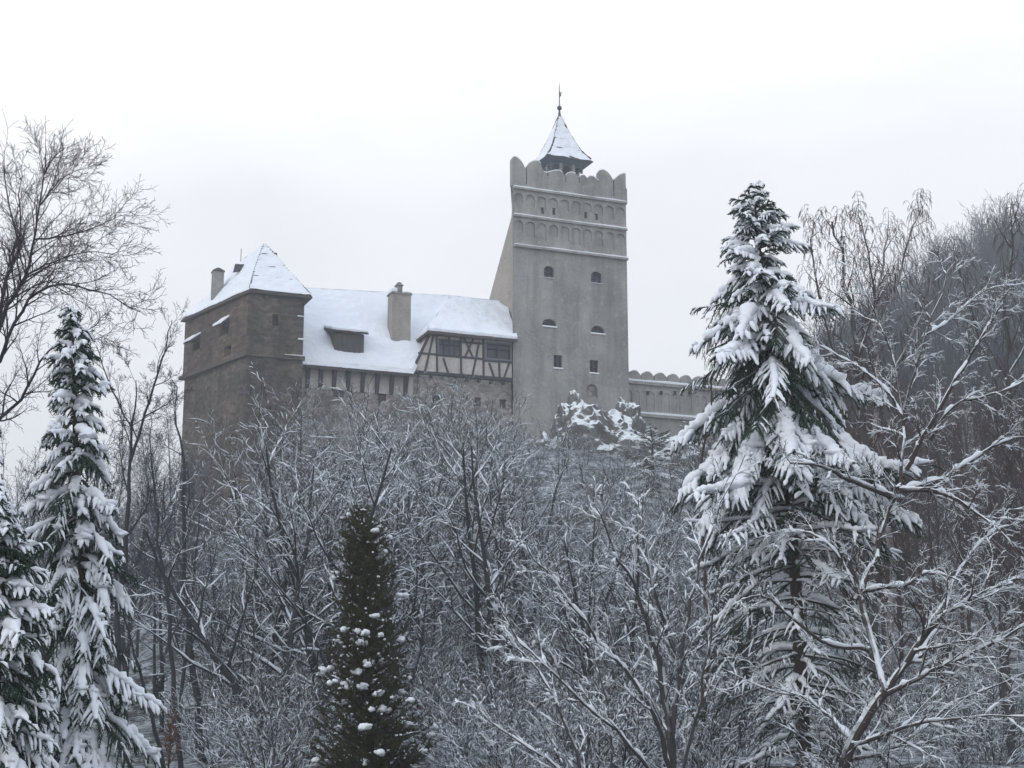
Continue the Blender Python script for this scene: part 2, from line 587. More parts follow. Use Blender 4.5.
def wavy(P, Q, name):
    n = 40
    A, B = [], []
    d = Q - P; ln = np.linalg.norm(d); d = d / ln
    nn = np.array([-d[1], d[0], 0]) * .5
    lst = [P + np.array([0, 0, .1])]
    for i in range(n + 1):
        s_ = i / n
        lst.append(P + d * ln * s_ + np.array([0, 0, zlow - .3 - P[2] + .55 * abs(math.sin(s_ * math.pi * 5)) ** .6]))
    lst.append(Q + np.array([0, 0, .1]))
    g = G(); g.prism(lst, [p + nn for p in lst]); g.put(name, MAT['plaster'], root)


zz = np.array([0, 0, .0])
wavy(top_bl + np.array([.05, 0, .05]) - side * .1, L(0.03, .65, zled), "parapet")
wavy(L(W_T - .02, dpt, zled), L(W_T - .02, .65, zled), "parapet")
wavy(top_bl + np.array([.6, 0, .05]), L(W_T - .6, dpt, zled), "parapet")
g = G(); g.prism([A1 + (0.02, .02, 0), R1, BR1, top_bl], [p + np.array([0, 0, .12]) for p in (A1 + (0.02, .02, 0), R1, BR1, top_bl)])
g.put("roof_snow", MAT['snow'], root)
# lantern
v0 = 2.4
u0, ze = uz(548, 155, v0); u1, ze1 = uz(593, 161, v0)
sz = (u1 - u0) * 1.04
cu, cv = (u0 + u1) / 2, v0 + sz / 2
zap = uz(559.5, 117, cv)[1]
uc = uz(559.5, 117, cv)[0]
print("lantern", u0, u1, ze, ze1, zap, uc, cu)
cu = uc
hs = sz / 2
g = G(); g.box(L, cu - hs + .75, cu + hs - .75, cv - hs + .75, cv + hs - .75, zled, ze - 1.75); g.put("lantern_base", MAT['plaster'], root)
cr = hs - .80
for i in range(8):
    a = math.pi / 4 * i + math.pi / 8
    kx, ky = cr * 1.05 * math.cos(a), cr * 1.05 * math.sin(a)
    g = G(); g.box(L, cu + kx - .13, cu + kx + .13, cv + ky - .13, cv + ky + .13, ze - 1.78, ze - .3); g.put("column", MAT['plaster'], root, .02)
# arched frieze between the columns
g = G()
for (ax, sgn) in ((0, -1), (1, -1), (0, 1), (1, 1)):
    for k_ in range(3):
        c0 = -cr + k_ * 2 * cr / 3; c1 = c0 + 2 * cr / 3
        pts = [(c0, ze - .25), (c0, ze - 1.0)]
        for i in range(9):
            a = math.pi * (1 - i / 8)
            pts.append(((c0 + c1) / 2 + (c1 - c0) / 2 * .82 * math.cos(a), ze - 1.0 + .55 * math.sin(a)))
        pts += [(c1, ze - 1.0), (c1, ze - .25)]
        if ax == 0:
            g.prism([L(cu + a, cv + sgn * cr, z) for a, z in pts], [L(cu + a, cv + sgn * (cr - .2), z) for a, z in pts])
        else:
            g.prism([L(cu + sgn * cr, cv + a * .93, z) for a, z in pts], [L(cu + sgn * (cr - .2), cv + a * .93, z) for a, z in pts])
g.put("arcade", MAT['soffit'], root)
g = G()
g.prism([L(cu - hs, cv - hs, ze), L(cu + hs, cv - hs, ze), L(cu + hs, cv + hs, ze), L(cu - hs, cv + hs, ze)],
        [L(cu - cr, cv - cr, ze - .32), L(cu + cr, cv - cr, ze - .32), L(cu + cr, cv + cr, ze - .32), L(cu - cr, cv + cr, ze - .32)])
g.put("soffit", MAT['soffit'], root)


def flared(g, cu, cv, hu, hv, z0, z1, prof):
    """pyramid roof with flared eaves; prof = (radius fraction, height fraction)"""
    rings = []
    for fr_, fh in prof:
        zz = z0 + (z1 - z0) * fh
        rings.append([L(cu + a * hu * fr_, cv + b2 * hv * fr_, zz) for a, b2 in ((-1, -1), (1, -1), (1, 1), (-1, 1))])
    g.poly(rings[0][::-1])
    for A, B in zip(rings[:-1], rings[1:]):
        for i in range(4):
            j = (i + 1) % 4
            g.poly([A[i], A[j], B[j], B[i]])
    g.poly(rings[-1])


fp = [(1, 0), (.82, .09), (.62, .24), (.42, .47), (.22, .72), (.03, 1)]
g = G(); flared(g, cu, cv, hs, hs, ze + .003, zap - .1, fp); ro = g.put("lantern_roof", MAT['tile'], root)
g = G(); flared(g, cu, cv, hs * .97, hs * .97, ze + .12, zap + .06, [(1.0, 0), (.85, .09), (.655, .24), (.455, .47), (.255, .72), (.06, .985)])
g.put("roof_snow", MAT['roof_snow'], ro)
g = G()                                # dark hip tiles
for a, b2 in ((-1, -1), (1, -1), (-1, 1), (1, 1)):
    last = None
    for k_ in range(len(fp) * 4):
        f_ = k_ / (len(fp) * 4 - 1) * (len(fp) - 1); i0 = min(int(f_), len(fp) - 2); fr_ = f_ - i0
        rr = fp[i0][0] * (1 - fr_) + fp[i0 + 1][0] * fr_; hh = fp[i0][1] * (1 - fr_) + fp[i0 + 1][1] * fr_
        p = L(cu + a * hs * rr * 1.0, cv + b2 * hs * rr * 1.0, ze + .15 + (zap - ze) * hh)
        s_ = .07 if k_ % 2 else .10
        if last is not None and 2 < k_:
            g.prism([last + (-s_, 0, -.05), last + (s_, 0, -.05), last + (0, 0, s_ + .03)], [p + (-s_, 0, -.05), p + (s_, 0, -.05), p + (0, 0, s_ + .03)])
        last = p
g.put("hip_tiles", MAT['tile'], ro)
# finial


def lathe(prof, c, n=12):
    V, F = [], []
    for r_, z in prof:
        for i in range(n):
            a = 2 * math.pi * i / n
            V.append((c[0] + r_ * math.cos(a), c[1] + r_ * math.sin(a), z))
    for k_ in range(len(prof) - 1):
        for i in range(n):
            j = (i + 1) % n
            F.append([k_ * n + i, k_ * n + j, (k_ + 1) * n + j, (k_ + 1) * n + i])
    return V, F


ztop = uz(559, 82, cv)[1]; zball = uz(559, 108, cv)[1]
c = L(cu, cv, 0)
pr = [(.0, zap - .3), (.17, zap - .3), (.14, zap + .2), (.07, zball - .25)] + [(max(.05, .24 * math.sin(math.pi * (i + .5) / 8)), zball - .24 * math.cos(math.pi * (i + .5) / 8)) for i in range(8)] + [(.05, zball + .3), (.035, ztop - .6), (.01, ztop)]
VV, FF = lathe(pr, c)
g = G(); g.v = VV; g.f = FF
fin = g.put("finial", MAT['iron'], root)
zw = uz(559, 94, cv)[1]
g = G(); g.prism([c + (0.02, -.02, zw - .35), c + (.22, -.02, zw - .1), c + (.12, -.02, zw), c + (.30, -.02, zw + .25), c + (.1, -.02, zw + .12), c + (.02, -.02, zw + .4)],
                 [c + (0.02, .02, zw - .35), c + (.22, .02, zw - .1), c + (.12, .02, zw), c + (.30, .02, zw + .25), c + (.1, .02, zw + .12), c + (.02, .02, zw + .4)])
g.put("weather_vane", MAT['iron'], fin)

# ---- keep (left tower)
vk = -1.6
ua, zec = uz(250, 294, vk); ub, zer = uz(304.5, 299, vk)
KA = rad(37)
TSK = math.tan(KA - YAW)
KD = np.array([-math.sin(KA), math.cos(KA), 0]); KN = np.array([math.cos(KA), math.sin(KA), 0])


def LK(u, v, z):
    return L(u - TSK * (v - vk) * (ub - u) / (ub - ua), v, z)


def vz(px, py, u):
    a = L(u, vk, 0); r = ray(px, py)
    p = CAM + r * (np.dot(a - CAM, KN) / np.dot(r, KN))
    return vk + float(np.dot(p - a, KD)) * math.cos(KA - YAW), float(p[2])


vb, zel = vz(187, 327, ua)
print("keep", ua, ub, zec, zer, vb, zel)
zk0 = 8.0
zeave = (zec + zer) / 2
root = empty("castle_keep", LK((ua + ub) / 2, (vk + vb) / 2, zk0), "dark brown stone castle keep at the left end with a steep snow-covered hipped roof", "keep")
g = G(); g.box(LK, ua, ub, vk, vb, zk0, zeave + .1); body = g.put("wall", MAT['keep_stone'], root)
cg = G()
uw, zw = uz(275.5, 320, vk); cg.box(LK, uw - .26, uw + .26, vk - .5, vk + .5, zw - .5, zw + .5)
lw = []
for px, py, hw, hh in ((226, 331, .7, .35), (198, 347, .7, .3), (229, 351, .6, .4)):
    v_, z_ = vz(px, py, ua); lw.append((px, v_, z_, hw, hh)); cg.box(LK, ua - .5, ua + .45, v_ - hw, v_ + hw, z_ - hh, z_ + hh)
cut(body, cg, root)
g = G(); g.box(LK, uw - .27, uw + .27, vk + .4, vk + .45, zw - .5, zw + .5); g.put("window", MAT['void'], root)
for (px, v_, z_, hw, hh) in lw:
    g = G(); g.box(LK, ua + .38, ua + .43, v_ - hw, v_ + hw, z_ - hh, z_ + hh); g.put("window", MAT['void'], root)
# timber/brown upper storey skin on the left face, slightly jettied
zs = vz(250, 351, ua)[1]
g = G(); g.box(LK, ua - .10, ua + .0, vk + .02, vb + .03, zs, zeave - .05)
sk = g.put("upper_storey", MAT['keep_banded'], root)
cg = G()
for (px, v_, z_, hw, hh) in lw: cg.box(LK, ua - .6, ua + .3, v_ - hw, v_ + hw, z_ - hh, z_ + hh)
cut(sk, cg, root)
g = G(); g.box(LK, ua - .28, ub + .15, vk - .22, vk + .0, zs - .35, zs); g.put("string_course", MAT['keep_stone'], root, .03)
g = G(); g.box(LK, ua - .32, ua - .003, vk - .0, vb + .1, zs - .36, zs - .01); g.put("string_course", MAT['timber_brown'], root, .03)
g = G(); g.box(LK, ub - 1.6, ub + .1, vk - .19, vk - .01, zs + .003, zs + .09); g.put("ledge_snow", MAT['snow'], root, .03)
# two snow-covered pent hoods on the left face
for (px, v_, z_, hw, hh) in lw[:2]:
    zz = z_ + hh
    g = G(); g.prism([LK(ua - .09, v_ - .78, zz + .7), LK(ua - .62, v_ - .78, zz + .1), LK(ua - .62, v_ - .78, zz), LK(ua - .09, v_ - .78, zz + .3)],
                     [LK(ua - .09, v_ + .78, zz + .7), LK(ua - .62, v_ + .78, zz + .1), LK(ua - .62, v_ + .78, zz), LK(ua - .09, v_ + .78, zz + .3)])
    h = g.put("hood", MAT['timber'], root)
    g = G(); g.prism([LK(ua - .1, v_ - .78, zz + .92), LK(ua - .65, v_ - .78, zz + .3), LK(ua - .65, v_ - .78, zz + .12), LK(ua - .1, v_ - .78, zz + .72)],
                     [LK(ua - .1, v_ + .78, zz + .92), LK(ua - .65, v_ + .78, zz + .3), LK(ua - .65, v_ + .78, zz + .12), LK(ua - .1, v_ + .78, zz + .72)])
    g.put("hood_snow", MAT['snow'], h, .05)
for px, py in ((302, 317), (302.5, 340)):
    u_, z_ = uz(px, py, vk); g = G(); g.box(LK, u_ - .4, u_ + .2, vk - .12, vk + .0, z_, z_ + .1); g.put("ledge_snow", MAT['snow'], root, .02)
# quoins
# roof: hipped, flared
pe = .55
ulo, uhi, vlo, vhi = ua - pe * .6, ub + pe, vk - pe, vb + .1
uA = (ulo + uhi) / 2
# ridge near point seen at (264,245)
best = None
for vv in np.linspace(vk + .5, vk + 8, 60):
    u_, z_ = uz(264, 245, vv)
    du_ = abs(u_ - uA + TSK * (vv - vk) * .5)
    if best is None or du_ < best[0]: best = (du_, vv, z_)
vA, zA = best[1], best[2]
best = None
for vv in np.linspace(vA, vb, 60):
    pw_ = LK(uA, vv, zA) - CAM; pxx = 512 + FPX * pw_[0] / np.dot(pw_, FWD)
    if best is None or abs(pxx - 217) < best[0]: best = (abs(pxx - 226), vv, zA)
vB = min(best[1], vhi - 1.1); zB = zA
print("keep roof", uA, vA, zA, vB, best, zeave)


def hiproof(g, du, z0, z1, prof, s=1.0):
    rings = []
    for f, h in prof:
        zz = z0 + (z1 - z0) * h
        rings.append([LK(uA + (ulo - uA) * f * s, vA + (vlo - vA) * f * s, zz), LK(uA + (uhi - uA) * f * s, vA + (vlo - vA) * f * s, zz),
                      L(uA + (uhi - uA) * f * s, vB + (vhi - vB) * f * s, zz), LK(uA + (ulo - uA) * f * s, vB + (vhi - vB) * f * s, zz)])
    g.poly(rings[0][::-1])
    for A, B in zip(rings[:-1], rings[1:]):
        for i in range(4):
            j = (i + 1) % 4
            g.poly([A[i], A[j], B[j], B[i]])
    g.poly(rings[-1])


kp = [(1, 0), (1, .03), (.86, .13), (.69, .29), (.46, .52), (.22, .78), (.02, 1)]
g = G(); hiproof(g, 0, zeave, zA - .25, kp); kr = g.put("roof", MAT['tile'], root)
g = G(); hiproof(g, 0, zeave + .31, zA + .05, [(1, 0), (.97, .035), (.85, .14), (.68, .30), (.45, .53), (.22, .79), (.03, 1)], .985)
g.put("roof_snow", MAT['roof_snow'], kr, .04)
# jagged hip tiles
g = G()
for ci, (cu_, cv_, vr) in enumerate(((ulo, vlo, vA), (uhi, vlo, vA))):
    for k_ in range(24):
        f_ = k_ / 23
        q0 = [(.97, 0.035), (.85, .14), (.68, .30), (.45, .53), (.22, .79), (.03, 1.0)]
        x = f_ * 5; i0 = min(int(x), 4); fr_ = x - i0
        rr = q0[i0][0] * (1 - fr_) + q0[i0 + 1][0] * fr_; hh = q0[i0][1] * (1 - fr_) + q0[i0 + 1][1] * fr_
        p = LK(uA + (cu_ - uA) * rr * .985, vr + (cv_ - vr) * rr * .985, zeave + .28 + (zA - zeave - .28) * hh)
        g.box(lambda a, b2, z, p=p: p + U * a + V_ * b2 + np.array([0, 0, z]), -.055, .055, -.055, .055, -.1, .03)
g.put("hip_tiles", MAT['tile'], kr)


def roofpt(px, py):
    """point on the left plane of the keep roof"""
    a = LK(ulo, vlo, zeave + .3); b2 = LK(ulo, vhi, zeave + .3); c_ = LK(uA, vA, zA)
    n = np.cross(b2 - a, c_ - a); r = ray(px, py)
    return CAM + r * (np.dot(a - CAM, n) / np.dot(r, n))


p = roofpt(215, 292)
fr = lambda a, b2, z: p + U * a + V_ * b2 + np.array([0, 0, z])
g = G(); g.box(fr, -.3, .62, -.6, .3, -.8, 1.75); ch = g.put("chimney", MAT['plaster'], kr)
g = G(); g.box(fr, -.36, .68, -.66, .36, 1.75, 1.85); g.prism([fr(-.36, -.66, 1.85), fr(.68, -.66, 1.85), fr(.68, .36, 1.85), fr(-.36, .36, 1.85)], [fr(.1, -.25, 2.2), fr(.25, -.25, 2.2), fr(.25, -.1, 2.2), fr(.1, -.1, 2.2)])
g.put("cap", MAT['tile'], ch)
p2 = roofpt(236, 272)
fr2 = lambda a, b2, z: p2 + U * a + V_ * b2 + np.array([0, 0, z])
g = G(); g.prism([fr2(-.2, -.3, .0), fr2(-.2, .35, 0), fr2(-.1, .05, .75)], [fr2(.7, -.3, .3), fr2(.7, .35, .3), fr2(.7, .05, .8)])
g.put("dormer", MAT['timber'], kr)
p3 = roofpt(241, 256); p3[2] -= .5
VV, FF = lathe([(.03, p3[2]), (.03, p3[2] + 1.2), (.018, vz(241, 230, ua)[1] + .2)], p3, 6)
g = G(); g.v = VV; g.f = FF; g.put("lightning_rod", MAT['iron'], kr)
pn = LK(uA + .75, vA + .3, 0); zn = uz(276, 255, vA)[1]
g = G(); g.box(lambda a, b2, z: pn + U * a + V_ * b2 + np.array([0, 0, z]), -.25, .3, -.2, .2, zn - .7, zn + .25)
g.put("ridge_vent", MAT['tile'], kr, .05)

# ---- residential wing
vf = 0.3
zw0 = 16.0
uL = ub; uR = -.02
zE = uz(350, 368, -.5)[1]
RV = 7.2
zR = uz(380, 291, RV)[1]
root = empty("castle_wing", L((uL + uR) / 2, 3, zw0), "long castle wing between keep and tower with snowy roof, dormer and half-timbered gallery", "building")
uB = uz(413, 372, vf)[0]
zsoff = uz(380, 371, vf)[1]
zgal = uz(465, 377, vf)[1]
print("wing", uL, uB, zE, zR, zsoff, zgal)
# lower wall
g = G(); g.box(L, uL, uR, vf, RV * 2, zw0, min(zsoff, zgal) - .0); wall = g.put("wall", MAT['rubble'], root)
cg = G(); ow = []
for px, py, w_, h_ in ((338.5, 393, 10, 8), (382, 396, 8, 9), (437, 400, 9, 10), (478, 402, 7, 9), (503, 404, 6, 9)):
    u_, z_ = uz(px, py, vf); a, b2 = w_ * K / 2, h_ * KZ / 2
    cg.box(L, u_ - a, u_ + a, vf - 1, vf + .5, z_ - b2, z_ + b2); ow.append((u_, z_, a, b2))
cut(wall, cg, root)
for u_, z_, a, b2 in ow:
    g = G(); g.box(L, u_ - a, u_ + a, vf + .3, vf + .35, z_ - b2, z_ + b2)
    g.box(L, u_ - .04, u_ + .04, vf + .2, vf + .3, z_ - b2, z_ + b2); g.put("window", MAT['glass'], root)
# plaster band with struts under the eave
zc = uz(350, 391, vf)[1]
g = G(); g.box(L, uL, uB, vf - .04, vf - .0, zc, zE + .2); g.put("plaster_band", MAT['plaster_pale'], root)
g = G()
for px in (307, 320, 333.5, 347.5, 362, 376.5, 391, 405):
    u_, z_ = uz(px, 378, vf)
    zt_ = zE + .05
    g.prism([L(u_ - .15, vf - .05, zt_), L(u_ - .15, vf - .05, zt_ - 1.95), L(u_ - .15, vf - .25, zt_ - 1.9), L(u_ - .15, vf - .75, zt_)],
            [L(u_ + .15, vf - .05, zt_), L(u_ + .15, vf - .05, zt_ - 1.95), L(u_ + .15, vf - .25, zt_ - 1.9), L(u_ + .15, vf - .75, zt_)])
g.put("bracket", MAT['timber'], root)
# main roof
ev = -.55
uRg = uz(450, 299, RV)[0]
slope = (zR - zE) / (RV - ev)


def mroof(u, v): return L(u, v, zE + (v - ev) * (slope - .9 / (RV - ev) * max(0, min(1, (uRg - u) / (uRg - uL)))))


def on_main(px, py):
    a, b2, c_ = mroof(0, 0), mroof(1, 0), mroof(0, 1)
    n = np.cross(b2 - a, c_ - a); r = ray(px, py)
    p = CAM + r * (np.dot(a - CAM, n) / np.dot(r, n))
    return float(np.dot(p - O, U)), float(np.dot(p - O, V_))


uRg = uz(450, 299, RV)[0]
ueR = uz(413, 371, ev)[0]
out_ = [(uL - .0, ev), (ueR, ev), (uRg, RV), (uL, RV)]
A = [mroof(u, v) for u, v in out_]
dn = np.array([0, 0, -.28]); us = np.array([0, 0, .34])
g = G(); g.prism(A, [p + dn for p in A]); mr = g.put("roof", MAT['tile'], root)
S0 = [(uL - .0, ev - .06), (ueR + .05, ev - .06), (uRg + .1, RV + .05), (uL, RV + .05)]
S1 = [(uL - .0, ev + .1), (ueR - .05, ev + .1), (uRg, RV), (uL, RV)]
g = G(); g.prism([mroof(u, v) + np.array([0, 0, .003]) for u, v in S0], [mroof(u, v) + us for u, v in S1]); g.put("roof_snow", MAT['roof_snow'], mr, .06)
# rear slope
g = G(); bk = [L(uL, RV, zR - .9), L(uRg, RV, zR), L(uR + 1.5, RV, zR), L(uR + 1.5, RV * 2 + .5, zE), L(uL, RV * 2 + .5, zE)]
g.prism(bk, [p + us for p in bk]); g.put("rear_roof", MAT['roof_snow'], root)
# gallery block (half-timbered)
gl0 = uz(427.5, 331, ev)[0]; zg1 = (uz(428, 332, ev)[1] + uz(516, 338, ev)[1]) / 2
gr1 = uz(517.5, 337.5, ev)[0]
zgb = zgal
print("gallery", gl0, gr1, zg1, zgb)
gp = [(uz(412.5, 372, vf)[0], zgb), (uz(429, 335, vf)[0], zg1 - .12), (uR, zg1 - .12), (uR, zgb)]
g = G(); g.up(gp, L, vf - .1, vf + 4); gw = g.put("gallery_wall", MAT['plaster_pale'], root)
cg = G()
w1 = uz(438, 351, vf), uz(460, 351, vf); ww = [(w1[0][0], w1[1][0], uz(449, 355.5, vf)[1], uz(449, 339.5, vf)[1])]
x0, x1 = uz(486, 349, vf)[0], uz(510, 349, vf)[0]; ww.append((x0, x1, uz(498, 359, vf)[1], uz(498, 344, vf)[1]))
for a, b2, z0, z1 in ww: cg.box(L, a, b2, vf - 1, vf + .5, z0, z1)
cut(gw, cg, root)
g = G(); t0 = vf - .17; t1 = vf - .103


def beam(x0, y0, x1, y1, wd=.19, d0=None):
    a = uz(x0, y0, vf - .1); b2 = uz(x1, y1, vf - .1)
    dx, dz = b2[0] - a[0], b2[1] - a[1]; ln = math.hypot(dx, dz); nx_, nz_ = -dz / ln * wd / 2, dx / ln * wd / 2
    o_ = beam.k * .004; beam.k = (beam.k + 1) % 9
    g.up([(a[0] + nx_, a[1] + nz_), (b2[0] + nx_, b2[1] + nz_), (b2[0] - nx_, b2[1] - nz_), (a[0] - nx_, a[1] - nz_)], L, t0 - o_, t1)


beam.k = 0
for s_ in ((412.5, 371, 429, 335), (428, 334, 515, 340), (413, 371.5, 514, 379.5), (436.5, 335, 437, 374), (460.5, 336, 461, 376), (483, 338, 483.5, 378), (513.5, 340, 513.5, 380),
           (433, 336, 425, 371), (461, 357, 483, 359), (436, 355, 461, 357), (418, 353, 436, 354.5), (443, 358, 448, 373), (464, 338, 473, 358), (473, 339, 464.5, 358), (479, 342, 472, 377),
           (484, 360.5, 513, 362.5), (489, 363, 494, 377.5), (499, 363, 499.5, 378), (509, 363, 504, 378), (449, 336, 449, 356), (461, 342, 483, 344)):
    beam(*s_, wd=.24 if s_[1] in (371, 334, 371.5) else .17)
for px in range(418, 514, 12):
    u_, z_ = uz(px, 377, vf); g.box(L, u_ - .12, u_ + .12, vf - .45, vf - .1, zgb - .42, zgb - .2)
tf = g.put("timber_frame", MAT['timber'], root)
# dark boarding of the right bay
x0b = uz(483.5, 345, vf)[0]; zb0 = uz(498, 361, vf)[1]
g = G(); g.box(L, x0b, uR - .05, vf - .14, vf - .101, zb0, zg1 - .3)
bo = g.put("boarding", MAT['shutter'], root)
cg = G(); cg.box(L, ww[1][0], ww[1][1], vf - 1, vf + .5, ww[1][2], ww[1][3]); cut(bo, cg, root)
for k_, (a, b2, z0, z1) in enumerate(ww):
    g = G()
    n = 4 if k_ == 0 else 2
    for i in range(n + 1):
        u_ = a + (b2 - a) * i / n; g.box(L, u_ - .05, u_ + .05, vf - .06, vf + .04, z0, z1)
    g.box(L, a, b2, vf - .05, vf + .03, z0 + (z1 - z0) * .62, z0 + (z1 - z0) * .62 + .08)
    wo = g.put("window", MAT['timber'], root)
    p = G(); p.box(L, a, b2, vf + .2, vf + .25, z0, z1); p.put("pane", MAT['glass'] if k_ else MAT['shutter'], wo)
# gallery roof
R0_ = uz(450, 300, RV); R1_ = uz(506, 302.5, RV)
zRr = (R0_[1] + R1_[1]) / 2
print('ridge z', zR, zRr)
E1 = L(gl0, ev, zg1); E2 = L(gr1, ev, zg1); Q1 = L(R0_[0], RV, zR); Q2 = L(R1_[0], RV, zR)
mu, mv = on_main(415, 340); M_ = mroof(mu, mv) + np.array([0, 0, .05])
g = G(); g.prism([E1, E2, Q2, Q1], [p + np.array([0, 0, -.25]) for p in (E1, E2, Q2, Q1)]); g.prism([E1 + (0, 0, -.002), Q1, M_], [E1 + (0, 0, -.25), Q1 + (0, 0, -.25), M_ + (0, 0, -.25)])
gr = g.put("gallery_roof", MAT['tile'], root)
g = G(); us2 = np.array([0, 0, .3]); sm = np.array([0, 0, .004])
g.prism([E1 + sm, E2 + sm, Q2 + sm, Q1 + sm], [E1 + us2, E2 + us2, Q2 + us2, Q1 + us2 + (0, 0, .05)])
g.put("roof_snow", MAT['roof_snow'], gr, .06)
g = G(); g.prism([E1 + sm, Q1 + sm, M_ + sm], [E1 + us2 * .98, Q1 + us2 * .98, M_ + us2 * .9]); g.put("hip_snow", MAT['roof_snow'], gr)
# gable end fill against the tower
g = G(); g.prism([L(uR - .3, vf + 4, zgb), L(uR - .3, vf + 4, zg1 + 1), L(uR - .3, RV, zR - .3), L(uR - .3, RV, zgb)], [L(uR, vf + 4, zgb), L(uR, vf + 4, zg1 + 1), L(uR, RV, zR - .3), L(uR, RV, zgb)])
g.put("gable_wall", MAT['plaster_pale'], root)
# chimney
mu, mv = on_main(391, 343)
u0 = uz(391.5, 340, mv)[0]; u1 = uz(410.5, 340, mv)[0]
ztc = uz(400, 294, mv)[1]; zbc = mroof(0, mv)[2] - .6
g = G(); g.box(L, u0, u1, mv, mv + 1.3, zbc, ztc); ch = g.put("chimney", MAT['plaster_warm'], root, .02)
g = G(); g.box(L, u0 - .08, u1 + .08, mv - .08, mv + 1.38, ztc, ztc + .15); g.box(L, u0 + .55, u0 + 1.05, mv + .3, mv + .9, ztc + .15, ztc + .9)
g.prism([L(u0 + .45, mv + .2, ztc + .9), L(u0 + 1.15, mv + .2, ztc + .9), L(u0 + 1.15, mv + 1., ztc + .9), L(u0 + .45, mv + 1., ztc + .9)],
        [L(u0 + .7, mv + .5, ztc + 1.25), L(u0 + .9, mv + .5, ztc + 1.25), L(u0 + .9, mv + .7, ztc + 1.25), L(u0 + .7, mv + .7, ztc + 1.25)])
g.put("cap", MAT['rubble'], ch)
g = G(); g.box(L, u0 - .05, u0 + .5, mv - .05, mv + 1.3, ztc + .155, ztc + .55); g.box(L, u0 + 1.1, u1 + .05, mv - .05, mv + 1.3, ztc + .155, ztc + .35); g.put("cap_snow", MAT['snow'], ch, .1)
# dormer
dv = on_main(349, 355)[1]
a0, a1 = uz(334.5, 342, dv)[0], uz(364, 342, dv)[0]
zd0, zd1 = uz(349, 354, dv)[1], uz(349, 333.5, dv)[1]
g = G(); vb_ = ev + (zd1 + .9 - zE) / slope
g.prism([L(a0, dv, zd0 - .2), L(a0, dv, zd1), L(a0, vb_, zd1 + .8), L(a0, vb_, zd0 + .8)], [L(a1, dv, zd0 - .2), L(a1, dv, zd1), L(a1, vb_, zd1 + .8), L(a1, vb_, zd0 + .8)])
dm = g.put("dormer", MAT['timber_brown'], root)
g = G(); q = [L(a0 - .35, dv - .35, zd1 - .02), L(a1 + .3, dv - .35, zd1 - .02), L(a1 + .3, vb_ + .6, zd1 + .95), L(a0 - .35, vb_ + .6, zd1 + .95)]
g.prism(q, [p + np.array([0, 0, .14]) for p in q]); g.put("dormer_roof", MAT['timber'], dm)
g = G(); g.prism([p + np.array([0, 0, .144]) for p in q], [p + np.array([0, 0, .42]) for p in q]); g.put("dormer_snow", MAT['roof_snow'], dm, .08)
g = G()
n = 5
for i in range(n):
    x0 = a0 + .18 + (a1 - a0 - .36) * i / n; x1 = a0 + .18 + (a1 - a0 - .36) * (i + 1) / n
    g.box(L, x0 + .05, x1 - .05, dv - .03, dv - .003, zd0 + .15, zd1 - .35)
g.put("window", MAT['glass'], dm)

# ---- curtain wall on the right
vc = 1.2
cu0 = W_T + .003; cu1 = uz(790, 400, vc)[0]
zl1 = uz(640, 382, vc)[1]; zl2 = uz(645, 414.5, vc)[1]
root = empty("curtain_wall", L((cu0 + cu1) / 2, vc, 20), "low grey castle wall right of the tower with rounded merlons and snowy ledges", "wall")
g = G(); g.box(L, cu0, cu1, vc, vc + 1.2, 18, zl1); wall = g.put("wall", MAT['plaster'], root)
cg = G(); u_ = cu0 + .6
while u_ < cu1 - .6:
    cg.up(arch(u_, zl2 + .5, .62, 1.75, .3), L, vc - .3, vc + .1); u_ += .8
cut(wall, cg, root); cg = G()
for px in (661.5, 675, 690, 648): u_, z_ = uz(px, 393, vc); cg.box(L, u_ - .17, u_ + .17, vc - 1, vc + .6, z_ - .2, z_ + .2)
cut(wall, cg, root)
for zl, pr in ((zl1, .25), (zl2, .3)):
    g = G(); g.box(L, cu0, cu1, vc - pr, vc + .0, zl - .25, zl - .002); g.put("ledge", MAT['plaster'], root)
    g = G(); g.box(L, cu0, cu1, vc - pr, vc + .0, zl, zl + .22); g.put("ledge_snow", MAT['snow'], root, .06)
g = G(); pw = uz(655, 372, vc)[0] - uz(642, 372, vc)[0]
c_ = uz(635, 372, vc)[0]; rr = pw * .46
while c_ < cu1 - 1:
    lo = max(c_ - rr, cu0)
    pts = [(lo, zl1 + .01), (c_ + rr, zl1 + .01)] + [(max(lo, c_ + rr * math.cos(math.pi * i / 10)), zl1 + .45 + rr * math.sin(math.pi * i / 10)) for i in range(11)]
    g.up(pts, L, vc + .05, vc + .55); c_ += pw
g.put("merlons", MAT['plaster'], root)
g = G(); c_ = uz(635, 372, vc)[0]
while c_ < cu1 - 1:
    for i in range(3, 8):
        a0_, a1_ = math.pi * i / 10, math.pi * (i + 1) / 10 if i < 7 else math.pi * .72
        P_ = [(c_ + rr * math.cos(a0_), zl1 + .455 + rr * math.sin(a0_)), (c_ + rr * math.cos(a1_), zl1 + .455 + rr * math.sin(a1_))]
        P_ += [(P_[1][0], P_[1][1] + .05), (P_[0][0], P_[0][1] + .05)]
        if P_[1][0] > cu0: g.up(P_, L, vc + .08, vc + .5)
    c_ += pw
g.put("merlon_snow", MAT['snow'], root)

